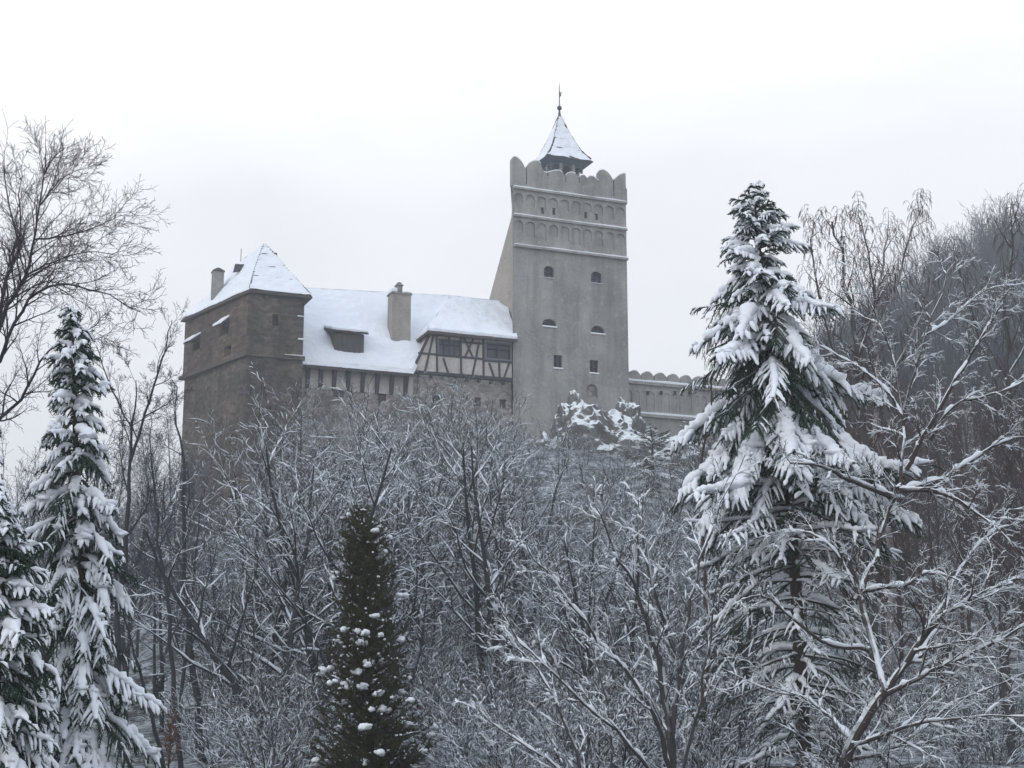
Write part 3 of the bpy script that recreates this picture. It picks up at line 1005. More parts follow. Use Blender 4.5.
# settled snow is never flat: break up every slab of it
tx = bpy.data.textures.new("snow_lumps", 'CLOUDS'); tx.noise_scale = 1.1; tx.noise_depth = 4
for o_ in list(bpy.data.objects):
    nm_ = o_.name.split('.')[0]
    if nm_ in ('roof_snow', 'dormer_snow', 'hip_snow', 'ledge_snow', 'hood_snow'):
        big_ = nm_ in ('roof_snow', 'dormer_snow', 'hip_snow')
        a_ = o_.modifiers.new("s", 'SUBSURF'); a_.subdivision_type = 'SIMPLE'; a_.levels = a_.render_levels = 5 if nm_ == 'roof_snow' else 4
        d_ = o_.modifiers.new("d", 'DISPLACE'); d_.texture = tx; d_.texture_coords = 'GLOBAL'; d_.strength = .26 if big_ else .14; d_.mid_level = .5
#--TREES--
# ================================================================== vegetation
def unit(a): return a / (np.linalg.norm(a, axis=-1, keepdims=True) + 1e-9)


def tubes(PL, RL, sides, flat_=1.0):
    """all polylines as tapered tubes, vectorised"""
    ln = np.array([len(p) for p in PL]); st = np.concatenate([[0], np.cumsum(ln)[:-1]])
    P = np.concatenate([np.asarray(p, float) for p in PL]); R = np.concatenate([np.asarray(r, float) for r in RL])
    last = np.zeros(len(P), bool); last[st + ln - 1] = True
    T = np.zeros_like(P); T[:-1] = P[1:] - P[:-1]
    li = np.where(last)[0]; T[li] = T[li - 1]
    T = unit(T)
    mean = unit(P[st + ln - 1] - P[st])
    ref = np.where(np.abs(mean[:, 2:3]) > .8, np.array([[1.0, 0, 0]]), np.array([[0, 0, 1.0]]))
    ref = np.repeat(ref, ln, axis=0)
    S = unit(np.cross(T, ref)); Nn = np.cross(S, T)
    rings = []
    for k in range(sides):
        a = 2 * math.pi * k / sides + math.pi / 2
        rings.append(P + R[:, None] * (math.cos(a) * S + math.sin(a) * Nn * flat_))
    Vv = np.stack(rings, 1).reshape(-1, 3)
    i = np.where(~last)[0]
    F = []
    for k in range(sides):
        k2 = (k + 1) % sides
        F.append(np.stack([i * sides + k, i * sides + k2, (i + 1) * sides + k2, (i + 1) * sides + k], -1))
    return Vv, np.concatenate(F)


def merge(parts):
    V, F, b = [], [], 0
    for v, f in parts:
        V.append(v); F.append(f + b); b += len(v)
    return np.concatenate(V), np.concatenate(F)


def snow_tubes(PL, RL, add, thick, cover, rng, sides=5, lump=0.5, flat_=0.8, steep=1.0, floor=0.0, gap=.32):
    """snow lying along the upper side of branches: lumpy, broken, less on steep pieces"""
    OP, OR = [], []
    for p, r in zip(PL, RL):
        p = np.asarray(p, float); r = np.asarray(r, float)
        if rng.random() > cover or len(p) < 2: continue
        # refine
        n = max(2, int(np.linalg.norm(p[-1] - p[0]) / thick[2])) if thick[2] else len(p)
        n = min(max(n, len(p)), 60)
        t_ = np.linspace(0, len(p) - 1, n)
        k = np.minimum(t_.astype(int), len(p) - 2); f = (t_ - k)[:, None]
        q = p[k] * (1 - f) + p[k + 1] * f; rr = r[k] * (1 - f[:, 0]) + r[k + 1] * f[:, 0]
        tg = unit(np.gradient(q, axis=0)); hz = np.sqrt(tg[:, 0] ** 2 + tg[:, 1] ** 2)
        hzf = np.clip((hz - .15 * steep) / .55, floor, 1)
        no = rng.random(n + 2); no = (no[:-2] + no[1:-1] + no[2:]) / 3
        no2 = 1 - lump + 2 * lump * rng.random(n)
        sr = np.minimum(rr * thick[0] + add, thick[1]) * hzf * no2 * np.clip((no - gap) * 5, 0, 1) * (1 - .45 * np.linspace(0, 1, n) ** 2)
        sr[0] *= .5; sr[-1] *= .6
        sr = np.maximum(sr, .0015)
        q = q.copy(); q[:, 2] += rr * .55 + sr * flat_ * .45 - np.where(sr < .01, .01, 0)
        OP.append(q); OR.append(sr)
    if not OP: return None
    return tubes(OP, OR, sides, flat_)


class Tree:
    def __init__(s, seed):
        s.rng = random.Random(seed); s.np = np.random.default_rng(seed); s.lv = {}

    def add(s, lvl, pts, rr):
        s.lv.setdefault(lvl, ([], [])); s.lv[lvl][0].append(pts); s.lv[lvl][1].append(rr)

    def grow(s, p, d, Ln, r, lvl, P):
        rg = s.rng; n = P['seg'][lvl]; st = Ln / n
        x, y, z = p; dx, dy, dz = d
        pts = [(x, y, z)]; rr = [r]; dirs = [(dx, dy, dz)]
        wob = P['wob'][lvl]; up_ = P['up'][lvl]
        for i in range(n):
            dx += rg.uniform(-wob, wob); dy += rg.uniform(-wob, wob); dz += rg.uniform(-wob, wob) + up_
            m = math.sqrt(dx * dx + dy * dy + dz * dz) + 1e-9; dx /= m; dy /= m; dz /= m
            x += dx * st; y += dy * st; z += dz * st
            pts.append((x, y, z)); rr.append(max(r * (1 - .8 * (i + 1) / n), P['rmin'])); dirs.append((dx, dy, dz))
        s.add(lvl, pts, rr)
        s.kids(pts, rr, dirs, Ln, lvl, P)

    def kids(s, pts, rr, dirs, Ln, lvl, P, t0=None, kmul=1.0):
        if lvl + 1 > P['max']: return
        rg = s.rng; n = len(pts) - 1
        k = P['kids'][lvl] * kmul
        k = int(k) + (rg.random() < k - int(k))
        az = rg.uniform(0, 6.28)
        a0 = P['t0'][lvl] if t0 is None else t0
        for j in range(k):
            t_ = a0 + (1 - a0) * (j + rg.random()) / k
            f = t_ * n; i = min(int(f), n - 1); f -= i
            q = tuple(pts[i][c] * (1 - f) + pts[i + 1][c] * f for c in range(3))
            d = dirs[min(i + 1, n)]
            az += 2.4 + rg.uniform(-.5, .5)
            ang = P['ang'][lvl] * rg.uniform(.7, 1.3)
            # perpendicular frame
            ax = (0, 0, 1) if abs(d[2]) < .9 else (1, 0, 0)
            s1 = (d[1] * ax[2] - d[2] * ax[1], d[2] * ax[0] - d[0] * ax[2], d[0] * ax[1] - d[1] * ax[0])
            m = math.sqrt(sum(c * c for c in s1)) + 1e-9; s1 = tuple(c / m for c in s1)
            s2 = (d[1] * s1[2] - d[2] * s1[1], d[2] * s1[0] - d[0] * s1[2], d[0] * s1[1] - d[1] * s1[0])
            ca, sa = math.cos(ang), math.sin(ang); c1, c2 = math.cos(az) * sa, math.sin(az) * sa
            nd = tuple(d[c] * ca + s1[c] * c1 + s2[c] * c2 for c in range(3))
            l2 = Ln * P['ratio'][lvl] * (1 - P['taper'] * t_) * rg.uniform(.7, 1.25)
            r2 = min((rr[i] * (1 - f) + rr[i + 1] * f) * P['rr'][lvl], l2 * .02 + .002) if P.get('cap', True) else (rr[i] * (1 - f) + rr[i + 1] * f) * P['rr'][lvl]
            s.grow(q, nd, l2, max(r2, P['rmin']), lvl + 1, P)

    def limb(s, ctrl, r0, r1, lvl, P, Ln=None, t0=0.15, kmul=1.0, org=None):
        """an explicit limb through world points, then twigs off it"""
        c = np.array(ctrl, float)
        if org is not None: c = c - org
        m = len(c); n = (m - 1) * 4
        t_ = np.linspace(0, m - 1, n + 1); pts = []
        for tt in t_:
            i = min(int(tt), m - 2); f = tt - i
            p0, p1, p2, p3 = c[max(i - 1, 0)], c[i], c[i + 1], c[min(i + 2, m - 1)]
            pts.append(.5 * ((2 * p1) + (-p0 + p2) * f + (2 * p0 - 5 * p1 + 4 * p2 - p3) * f * f + (-p0 + 3 * p1 - 3 * p2 + p3) * f ** 3))
        pts = np.array(pts)
        tot = np.sum(np.linalg.norm(np.diff(pts, axis=0), axis=1))
        pts[1:-1] += s.np.normal(0, tot * .004, (n - 1, 3))
        rr = [r0 + (r1 - r0) * (i / n) ** .9 for i in range(n + 1)]
        dirs = unit(np.gradient(pts, axis=0))
        s.add(lvl, [tuple(p) for p in pts], rr)
        s.kids([tuple(p) for p in pts], rr, [tuple(d) for d in dirs], Ln or tot, lvl, P, t0, kmul)

    def wood(s, levels, sides):
        parts = []
        for l in levels:
            if l in s.lv: parts.append(tubes(s.lv[l][0], s.lv[l][1], sides[min(l, len(sides) - 1)]))
        return merge(parts) if parts else None

    def snow(s, spec):
        """spec: level -> (add, (mult, max, step), cover, sides, lump)"""
        parts = []
        for l, sp_ in spec.items():
            add, th, cov, sd_, lu = sp_[:5]; fl_ = sp_[5] if len(sp_) > 5 else 0.0
            if l in s.lv:
                q = snow_tubes(s.lv[l][0], s.lv[l][1], add, th, cov, s.np, sd_, lu, floor=fl_)
                if q: parts.append(q)
        return merge(parts) if parts else None


BARE = dict(seg=[8, 6, 5, 4, 3], wob=[.08, .12, .16, .2, .22], up=[.03, .06, .05, .03, .02], kids=[9, 7, 6, 5, 0], t0=[.3, .2, .15, .1, 0],
            ang=[.7, .75, .8, .8, .8], ratio=[.55, .5, .5, .5, .5], rr=[.55, .6, .6, .6, .6], taper=.45, rmin=.006, max=3)


def cfg(**k): d = dict(BARE); d.update(k); return d


def tree_meshes(T, name, bark, twig, spec, trunk_levels=(0,), sides=(7, 5, 3, 3, 3), snowmat='twig_snow'):
    out_ = {}
    w_ = T.wood(trunk_levels, sides)
    if w_: out_['trunk'] = mesh_np(name + "_trunk", *w_, MAT[bark], True)
    rest = [l for l in sorted(T.lv) if l not in trunk_levels]
    w_ = T.wood(rest, sides)
    if w_: out_['crown'] = mesh_np(name + "_crown", *w_, MAT[twig], True)
    sn = T.snow(spec) if spec else None
    if sn: out_['snow'] = mesh_np(name + "_snow", *sn, MAT[snowmat], True)
    return out_


def plant(meshes, name, loc, label, cat, group=None, rz=0.0, sc=1.0):
    r = empty(name, loc, label, cat, group)
    r.rotation_euler = (0, 0, rz); r.scale = (sc, sc, sc)
    for k, m in meshes.items(): put(k, m, r)
    return r


# ---- thicket on the castle slope: bushy trees, every twig lined with snow
def shrubtree(seed, H, stems, P, spread=.5, r=.09):
    T = Tree(seed)
    for i in range(stems):
        a = 2 * math.pi * i / stems + T.rng.uniform(-.5, .5); t_ = T.rng.uniform(.15, spread) if stems > 1 else .05
        T.grow((math.cos(a) * .15, math.sin(a) * .15, -.3), (math.cos(a) * math.sin(t_), math.sin(a) * math.sin(t_), math.cos(t_)), H * T.rng.uniform(.75, 1.0), r, 0, P)
    return T


PT = cfg(kids=[11, 8, 5, 0], seg=[8, 6, 5, 3], wob=[.13, .22, .30, .3], ang=[.8, .8, .8], up=[.02, .07, .06, .03], t0=[.12, .15, .15, 0], ratio=[.55, .5, .45], rmin=.007, max=3)
thick = []
for i in range(6):
    T = shrubtree(100 + i, 8.0 + i * .3, [1, 2, 1, 2, 1, 3][i], PT, .5, .13)
    thick.append(tree_meshes(T, "thicket_tree", 'bark_dark' if i % 3 == 2 else 'bark_snowy', 'bark_snowy',
                             {0: (.022, (.6, .07, .3), 1, 5, .5), 1: (.020, (.65, .06, .22), .95, 4, .6), 2: (.016, (.6, .05, .2), .65, 4, .7), 3: (.014, (.4, .028, 0), .5, 3, .4)}))
rg = random.Random(5)


def project(p):
    d = np.array(p) - CAM; z = np.dot(d, FWD)
    return 512 + FPX * d[0] / z, 384 - FPX * np.dot(d, UPV) / z, z


def limit(px):
    return float(np.interp(px, [150, 190, 235, 262, 290, 400, 480, 530, 560, 640, 700, 760, 1100], [590, 580, 545, 465, 397, 395, 386, 420, 490, 490, 470, 420, 420]))


spots = []
tries = 0
while len(spots) < 160 and tries < 20000:
    tries += 1
    y = rg.uniform(50, 126); x = rg.uniform(-45, 26)
    u = (x - O[0]) * U[0] + (y - O[1]) * U[1]; v = (x - O[0]) * V_[0] + (y - O[1]) * V_[1]
    if v > -2.5 and u > -32: continue
    z = hgt(x, y)
    px, py, _ = project((x, y, z))
    if px < 185 or px > 760 or py > 900: continue
    if px < 215 and py > 640: continue
    if any((x - a) ** 2 + (y - b2) ** 2 < 3.0 ** 2 for a, b2, *_ in spots): continue
    H = 8.6; lim = limit(px) + rg.uniform(-4, 30)
    sc = rg.uniform(.75, 1.15) + (.3 if y < 72 else 0)
    for _ in range(12):
        if project((x, y, z + 8.9 * sc))[1] < lim: sc *= .9
    if sc < .3: continue
    spots.append((x, y, z, sc))
for i, (x, y, z, sc) in enumerate(spots):
    plant(thick[i % 6], "bare_tree", (x, y, z - .1), "bare tree with snow-lined twigs in the dense thicket on the slope below the castle", "tree",
          "snow-lined trees of the thicket below the castle", rg.uniform(0, 6.28), sc)

feat = []
PFe = cfg(kids=[9, 9, 8, 5, 0], seg=[9, 8, 6, 4, 3], wob=[.1, .17, .24, .28, .3], ang=[.75, .7, .75, .8], up=[.02, .05, .05, .02, 0], t0=[.25, .15, .12, .1], ratio=[.5, .42, .42, .45], rmin=.007, max=4)
for i in range(3):
    T = shrubtree(150 + i, 9.5, 1, PFe, .1, .17)
    feat.append(tree_meshes(T, "thicket_tree", 'bark_dark', 'bark_dark', {0: (.02, (.7, .09, .2), 1, 6, .5), 1: (.022, (.8, .08, .15), 1, 5, .6), 2: (.016, (.7, .05, .12), .9, 4, .7), 3: (.012, (.6, .03, .12), .6, 4, .7)}, snowmat='snow'))
for i, (px, py, y, sc) in enumerate(((262, 640, 62, .95), (330, 600, 72, 1.0), (412, 620, 66, .95), (470, 600, 74, 1.05), (520, 640, 60, .8), (232, 700, 54, .7), (300, 560, 86, 1.0), (392, 560, 90, .95), (452, 560, 92, 1.0), (560, 600, 70, .75), (345, 620, 58, .8), (505, 560, 95, .9))):
    q = at(px, py, y); z = hgt(q[0], q[1])
    for _ in range(12):
        if project((q[0], q[1], z + 10.5 * sc))[1] < limit(px) + (i * 17) % 40: sc *= .93
    plant(feat[i % 3], "bare_tree", (q[0], q[1], z - .1), "taller dark-trunked bare tree with a broad white-laden crown standing in the thicket below the castle", "tree", "broad white-laden trees of the thicket", i * 1.7, sc)

# ---- reddish brown woodland on the right
PR = cfg(kids=[18, 9, 7, 0], seg=[8, 5, 4, 3], ang=[.6, .7, .7], up=[.03, .05, 0, -.08], ratio=[.36, .5, .5], rmin=.009, max=3)
redt = []
for i in range(4):
    T = shrubtree(200 + i, 12 + i * .7, 1, PR, .3, .13)
    redt.append(tree_meshes(T, "woodland_tree", 'bark_red', 'bark_red', {0: (.02, (.5, .06, .4), .8, 4, .5), 1: (.016, (.6, .05, .25), .5, 4, .7), 2: (.012, (.5, .04, 0), .14, 3, .6)}))
spots2 = []; tries = 0
while len(spots2) < 125 and tries < 20000:
    tries += 1
    y = rg.uniform(48, 150); x = rg.uniform(12, 64)
    z = hgt(x, y); px, py, _ = project((x, y, z))
    if px < 690 or px > 1080: continue
    if y > 118 and px < 800: continue
    if any((x - a) ** 2 + (y - b2) ** 2 < 3.3 ** 2 for a, b2, *_ in spots2): continue
    sc = rg.uniform(.7, 1.0)
    lim = float(np.interp(px, [690, 760, 820, 900, 1024], [450, 420, 360, 370, 400])) + rg.uniform(0, 50)
    for _ in range(12):
        if project((x, y, z + 12.5 * sc))[1] < lim: sc *= .9
    if sc < .3: continue
    spots2.append((x, y, z, sc))
for i, (x, y, z, sc) in enumerate(spots2):
    plant(redt[i % 4], "bare_tree", (x, y, z - .1), "leafless reddish brown tree in the wood on the right-hand slope", "tree",
          "reddish brown trees of the right-hand wood", rg.uniform(0, 6.28), sc)

# ---- the far wooded hillside: one mass
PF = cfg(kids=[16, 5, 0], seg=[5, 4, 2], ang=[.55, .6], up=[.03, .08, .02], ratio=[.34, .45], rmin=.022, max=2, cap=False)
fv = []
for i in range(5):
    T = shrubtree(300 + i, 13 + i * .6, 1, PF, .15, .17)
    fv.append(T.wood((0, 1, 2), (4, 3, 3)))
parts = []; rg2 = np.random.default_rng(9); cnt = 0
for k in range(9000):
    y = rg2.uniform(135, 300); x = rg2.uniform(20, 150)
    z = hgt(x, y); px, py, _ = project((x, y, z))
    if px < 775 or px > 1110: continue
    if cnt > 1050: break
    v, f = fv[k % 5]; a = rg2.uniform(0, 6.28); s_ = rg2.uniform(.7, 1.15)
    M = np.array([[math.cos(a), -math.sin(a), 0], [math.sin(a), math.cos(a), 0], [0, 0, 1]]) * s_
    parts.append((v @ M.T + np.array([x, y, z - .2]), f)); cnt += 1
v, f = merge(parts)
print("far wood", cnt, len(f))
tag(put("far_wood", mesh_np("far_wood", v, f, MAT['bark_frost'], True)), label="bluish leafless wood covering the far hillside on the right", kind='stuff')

# ---- low brush between the trees
PB = cfg(kids=[8, 7, 0], seg=[8, 6, 4], wob=[.2, .32, .35], ang=[.6, .7], up=[.0, .04, 0], t0=[.1, .1, 0], ratio=[.55, .5], rmin=.006, max=2)
brush = []
for i in range(4):
    T = shrubtree(400 + i, 2.6 + .3 * i, 9, PB, .9, .022)
    brush.append(tree_meshes(T, "shrub", 'bark_snowy', 'bark_snowy', {0: (.013, (.6, .05, .1), .9, 5, .8), 1: (.012, (.6, .04, .09), .8, 4, .9), 2: (.010, (.4, .03, .08), .5, 4, .8)}))
sp3 = []; tries = 0
while len(sp3) < 150 and tries < 20000:
    tries += 1
    y = rg.uniform(31, 105); x = rg.uniform(-38, 42)
    z = hgt(x, y); px, py, _ = project((x, y, z))
    if px < 205 or px > 1060 or py > 800: continue
    if px > 740 and rg.random() < .65: continue
    if y < 40.5 and 285 < px < 455: continue
    if any((x - a) ** 2 + (y - b2) ** 2 < 1.5 ** 2 for a, b2, *_ in sp3): continue
    if y > 70 and rg.random() < .6: continue
    sp3.append((x, y, z))
for i, (x, y, z) in enumerate(sp3):
    plant(brush[i % 4], "shrub", (x, y, z - .05), "low leafless shrub dusted with snow in the undergrowth of the slope", "shrub", "snow-dusted shrubs of the undergrowth", rg.uniform(0, 6.28), rg.uniform(.7, 1.25))


# ---- conifers
def blobs(centres, radii, rng, squash=.65, lumpy=.28):
    bm = bmesh.new(); bmesh.ops.create_icosphere(bm, subdivisions=2, radius=1)
    v = np.array([q.co[:] for q in bm.verts]); f = np.array([[a.index for a in q.verts] for q in bm.faces]); bm.free()
    n = len(centres); c = np.asarray(centres, float); r = np.asarray(radii, float)
    ph = rng.uniform(0, 6.28, (n, 3, 3)); k = rng.uniform(1.5, 4.0, (n, 3, 3))
    VV = np.repeat(v[None], n, 0)
    d = np.ones((n, len(v)))
    for j in range(3): d += lumpy / 1.8 * np.sin(np.einsum('vc,nc->nv', v, k[:, j]) * (1.3 + j) + ph[:, j, :1])
    asp = rng.uniform(.75, 1.35, (n, 1, 3)); asp[:, :, 2] = squash
    VV = VV * d[..., None] * asp * r[:, None, None] + c[:, None]
    F = (f[None] + (np.arange(n) * len(v))[:, None, None]).reshape(-1, 3)
    return VV.reshape(-1, 3), F


def quadify(VF):
    v, f = VF
    return v, (f if f.shape[1] == 4 else np.concatenate([f, f[:, 2:3]], 1))


def needle_blades(PL, per_m, ln, wd, rng):
    A, D = [], []
    for p in PL:
        p = np.asarray(p, float); seg = np.diff(p, axis=0); L_ = np.linalg.norm(seg, axis=1)
        n = max(2, int(per_m * L_.sum()))
        i = rng.choice(len(seg), n, p=L_ / L_.sum()); t_ = rng.random((n, 1))
        A.append(p[i] + seg[i] * t_); D.append(seg[i] / L_[i][:, None])
    A = np.concatenate(A); D = np.concatenate(D); n = len(A)
    q = rng.normal(size=(n, 3)); q = unit(q - (q * D).sum(1, keepdims=True) * D)
    d = unit(D * .8 + q * .75); s_ = unit(np.cross(d, rng.normal(size=(n, 3)))) * wd / 2
    l_ = ln * rng.uniform(.6, 1.2, (n, 1))
    V = np.stack([A - s_, A + s_, A + d * l_], 1).reshape(-1, 3)
    return V, np.arange(3 * n).reshape(-1, 3)


def spruce(seed, spine, rprof, org, z_lo=None, whorl=.27, nb=6, snowy=.8, dens=60, needle='needles', bare_below=None, droop=.5, rr0=.16, tw=.32, big=1.0, side_bias=None):
    """spine: world points top to base; rprof(h)= branch length by distance below the apex"""
    rgn = random.Random(seed); rn = np.random.default_rng(seed)
    sp = np.array(spine, float) - org
    top = sp[0]; base = sp[-1]; H = top[2] - base[2]
    n = max(12, int(H / .5))

    def ax(h):
        t_ = h / H * (len(sp) - 1); i = min(int(t_), len(sp) - 2); f = t_ - i
        return sp[i] * (1 - f) + sp[i + 1] * f
    axis = [ax(H * i / n) for i in range(n + 1)][::-1]
    trunk = tubes([axis], [[rr0 * (1 - i / n) ** .8 + .012 for i in range(n + 1)]], 8)
    WB, WR, NT, NTR, SB, SR, SB2, SR2 = [], [], [], [], [], [], [], []
    h = .12; az = 0
    pads_c, pads_r = [], []
    while h < H - .4:
        Lb = rprof(h)
        k = nb if h > .8 else 4
        bare = bare_below is not None and h > bare_below
        if bare: k = max(3, nb - 1)
        for j in range(k):
            az += 2 * math.pi / k + rgn.uniform(-.35, .35)
            l_ = Lb * rgn.uniform(.5, 1.28)
            if side_bias: l_ *= 1 + side_bias * math.cos(az)
            el = .75 - min(1.1, h * .28) + rgn.uniform(-.15, .15)
            if bare: el = rgn.uniform(-.15, .2)
            c_, s_ = math.cos(az), math.sin(az)
            p = ax(h + rgn.uniform(-.1, .1)).copy(); pts = [p.copy()]
            m = 8; dr = droop * rgn.uniform(.5, 1.4)
            wz = 0
            for i in range(m):
                t_ = (i + 1) / m
                e = el - dr * 1.1 * t_ ** 1.2 + (.35 if t_ > .8 else 0)
                wz += rgn.uniform(-.12, .12)
                p = p + np.array([math.cos(az + wz) * math.cos(e), math.sin(az + wz) * math.cos(e), math.sin(e)]) * l_ / m
                pts.append(p.copy())
            pts = np.array(pts)
            br = [max(.006, (.012 + .016 * l_) * (1 - i / m * .85)) for i in range(m + 1)]
            WB.append(pts); WR.append(br)
            loaded = rgn.random() < snowy
            # side sprays
            twigs = []
            nt_ = int(6 + l_ * 9); nt_ = int(nt_ * (.65 if bare else 1))
            for q in range(nt_):
                t_ = .18 + .8 * (q + rgn.random()) / nt_
                if bare and t_ < .4 and rgn.random() < .7: continue
                f = t_ * m; i = min(int(f), m - 1); b0 = pts[i] * (1 - (f - i)) + pts[i + 1] * (f - i)
                d0 = unit(pts[i + 1] - pts[i]); sd_ = unit(np.cross(d0, [0, 0, 1])) * (1 if q % 2 else -1)
                tl = (tw * l_ * (1 - .75 * t_) + .10) * rgn.uniform(.7, 1.3)
                dd = unit(d0 * .75 + sd_ * rgn.uniform(.5, 1.0) + np.array([0, 0, rgn.uniform(-.35, .1)]))
                a = b0; tp = [a]
                for w_ in range(3):
                    dd = unit(dd + np.array([0, 0, -.22 * droop * 1.6]) + rn.normal(0, .06, 3)); a = a + dd * tl / 3; tp.append(a)
                twigs.append(np.array(tp))
            for tp in twigs:
                WB.append(tp); WR.append([.007, .006, .005, .004])
                if not (bare and rgn.random() < .45): NT.append(tp)
            ft = pts[int(m * (.55 if bare else .25)):]
            NT.append(ft)
            if loaded:
                o_ = int(m * rgn.choice([.0, .2, .35]))
                if bare: o_ = 0
                q = pts[o_:]; rb = (.045 + .026 * l_) * big * rgn.uniform(.6, 1.35) * (.6 if bare else 1)
                SB.append(q); SR.append([rb * (.55 + .75 * math.sin(math.pi * min(1, (i + .8) / (len(q) + .2)) * .8)) for i in range(len(q))])
                for tp in twigs:
                    if rgn.random() < (.55 if bare else .8):
                        SB2.append(tp); SR2.append([rb * .6 * x for x in (.9, 1.0, 1.0, .8)])
                if not bare and l_ > .5 and rgn.random() < .85:
                    for w_ in range(rgn.randint(0, 2)):
                        t_ = rgn.uniform(.5, .97) * m; i = min(int(t_), m - 1)
                        pads_c.append(pts[i] + np.array([rgn.uniform(-.08, .08), rgn.uniform(-.08, .08), .03 + rb * .3])); pads_r.append(rb * rgn.uniform(.9, 1.45))
            elif rgn.random() < .5:
                for tp in twigs:
                    if rgn.random() < .35: SB2.append(tp); SR2.append([.018, .025, .025, .012])
        h += whorl * (1.6 if bare else 1) * rgn.uniform(.8, 1.2) * (.55 if h < 1.2 else 1)
    res = {}
    res['trunk'] = mesh_np("trunk", *trunk, MAT['bark_spruce'], True)
    core = tubes([t_ for t_ in NT], [np.linspace(.022, .008, len(t_)) for t_ in NT], 3)
    bl = needle_blades(NT, dens, .075, .02, rn)
    br = quadify(tubes(WB, WR, 4)); 
    v1, f1 = core; v2, f2 = bl
    V = np.concatenate([v1, v2]); me = mesh_np("foliage", V, [f1, f2 + len(v1)], MAT[needle], False)
    res['branches'] = mesh_np("branches", *br, MAT['bark_spruce'], True); res['foliage'] = me
    sp_ = []
    a = snow_tubes(SB, SR, 0, (1.0, .3, .07), 1, rn, 8, .38, .75, .3, gap=.15)
    if a: sp_.append(a)
    a = snow_tubes(SB2, SR2, 0, (1.0, .2, .06), 1, rn, 6, .4, .75, .3, gap=.15)
    if a: sp_.append(a)
    if pads_c:
        v_, f_ = blobs(pads_c, pads_r, rn, .5, .4); sv = merge(sp_)
        res['snow'] = mesh_np("snow", np.concatenate([sv[0], v_]), [sv[1], f_ + len(sv[0])], MAT['snow'], True)
    else:
        res['snow'] = mesh_np("snow", *merge(sp_), MAT['snow'], True)
    print("spruce", len(V), len(res['snow'].vertices))
    return res


def place_spruce(name, label, apex, base, prof, group=None, **k):
    A = at(*apex); B = at(*base); B[2] = hgt(B[0], B[1]) - .2
    mids = [at(*m_) for m_ in k.pop('mids', [])]
    ms = spruce(spine=[A] + mids + [B], rprof=prof, org=B, **k)
    return plant(ms, name, B, label, "tree", group)


# right: the tall spruce in front of the curtain wall
def pr_right(h): return float(np.interp(h, [0, .3, 1.2, 2.5, 4.0, 5.5, 7, 9, 12, 16], [.12, .34, .78, 1.5, 2.3, 2.85, 2.9, 2.1, 2.2, 2.0]))


place_spruce("spruce_tree", "tall snow-laden spruce standing alone in front of the castle wall, bare limbs low down", (753, 187, 35), (806, 800, 35), pr_right,
             mids=[(768, 330, 35), (790, 490, 35), (799, 640, 35)], seed=11, whorl=.26, nb=7, snowy=.66, bare_below=6.7, dens=80, rr0=.17, droop=.7, big=1.22)


# left: two near snow-covered spruces and one at the very edge
def pr_l(h): return float(np.interp(h, [0, .4, 1.2, 3, 5, 8, 12], [.10, .28, .5, .88, 1.2, 1.6, 1.7]))


place_spruce("spruce_tree", "slender snow-covered spruce with its whole top in view at the left edge", (72, 312, 27), (86, 830, 27), pr_l, seed=21, whorl=.26, nb=6, snowy=.74, dens=80, droop=.9, big=1.15, rr0=.12)


def pr_b(h): return float(np.interp(h, [0, .4, 1.2, 3, 5, 8], [.10, .3, .6, 1.05, 1.4, 1.6]))


place_spruce("spruce_tree", "short broad spruce heaped with snow in the lower left corner", (-6, 486, 20), (-4, 900, 20), pr_b, seed=31, whorl=.2, nb=7, snowy=.9, dens=110, droop=.9, big=1.0, rr0=.09)
place_spruce("spruce_tree", "spruce mostly outside the left edge, only its snowy branch tips showing", (-66, 240, 24), (-66, 860, 24), pr_l, seed=41, whorl=.26, nb=6, snowy=.9, dens=60, droop=.6, big=1.5, rr0=.1)


# small dark pine under the curtain wall
A = at(652, 430, 100); z0_ = hgt(A[0], A[1])


def pr_s(h): return float(np.interp(h, [0, 1, 3, 5], [.5, 1.6, 2.4, 2.6]))


B = at(655, 500, 100)
ms = spruce(seed=51, spine=[A, np.array([A[0], A[1], min(z0_, A[2] - 4) - .3])], rprof=pr_s, org=np.array([A[0], A[1], min(z0_, A[2] - 4)]), whorl=.5, nb=6, snowy=.5, dens=40, droop=.3, needle='needles_olive')
plant(ms, "pine_tree", (A[0], A[1], min(z0_, A[2] - 4)), "small dark green pine below the low castle wall", "tree")


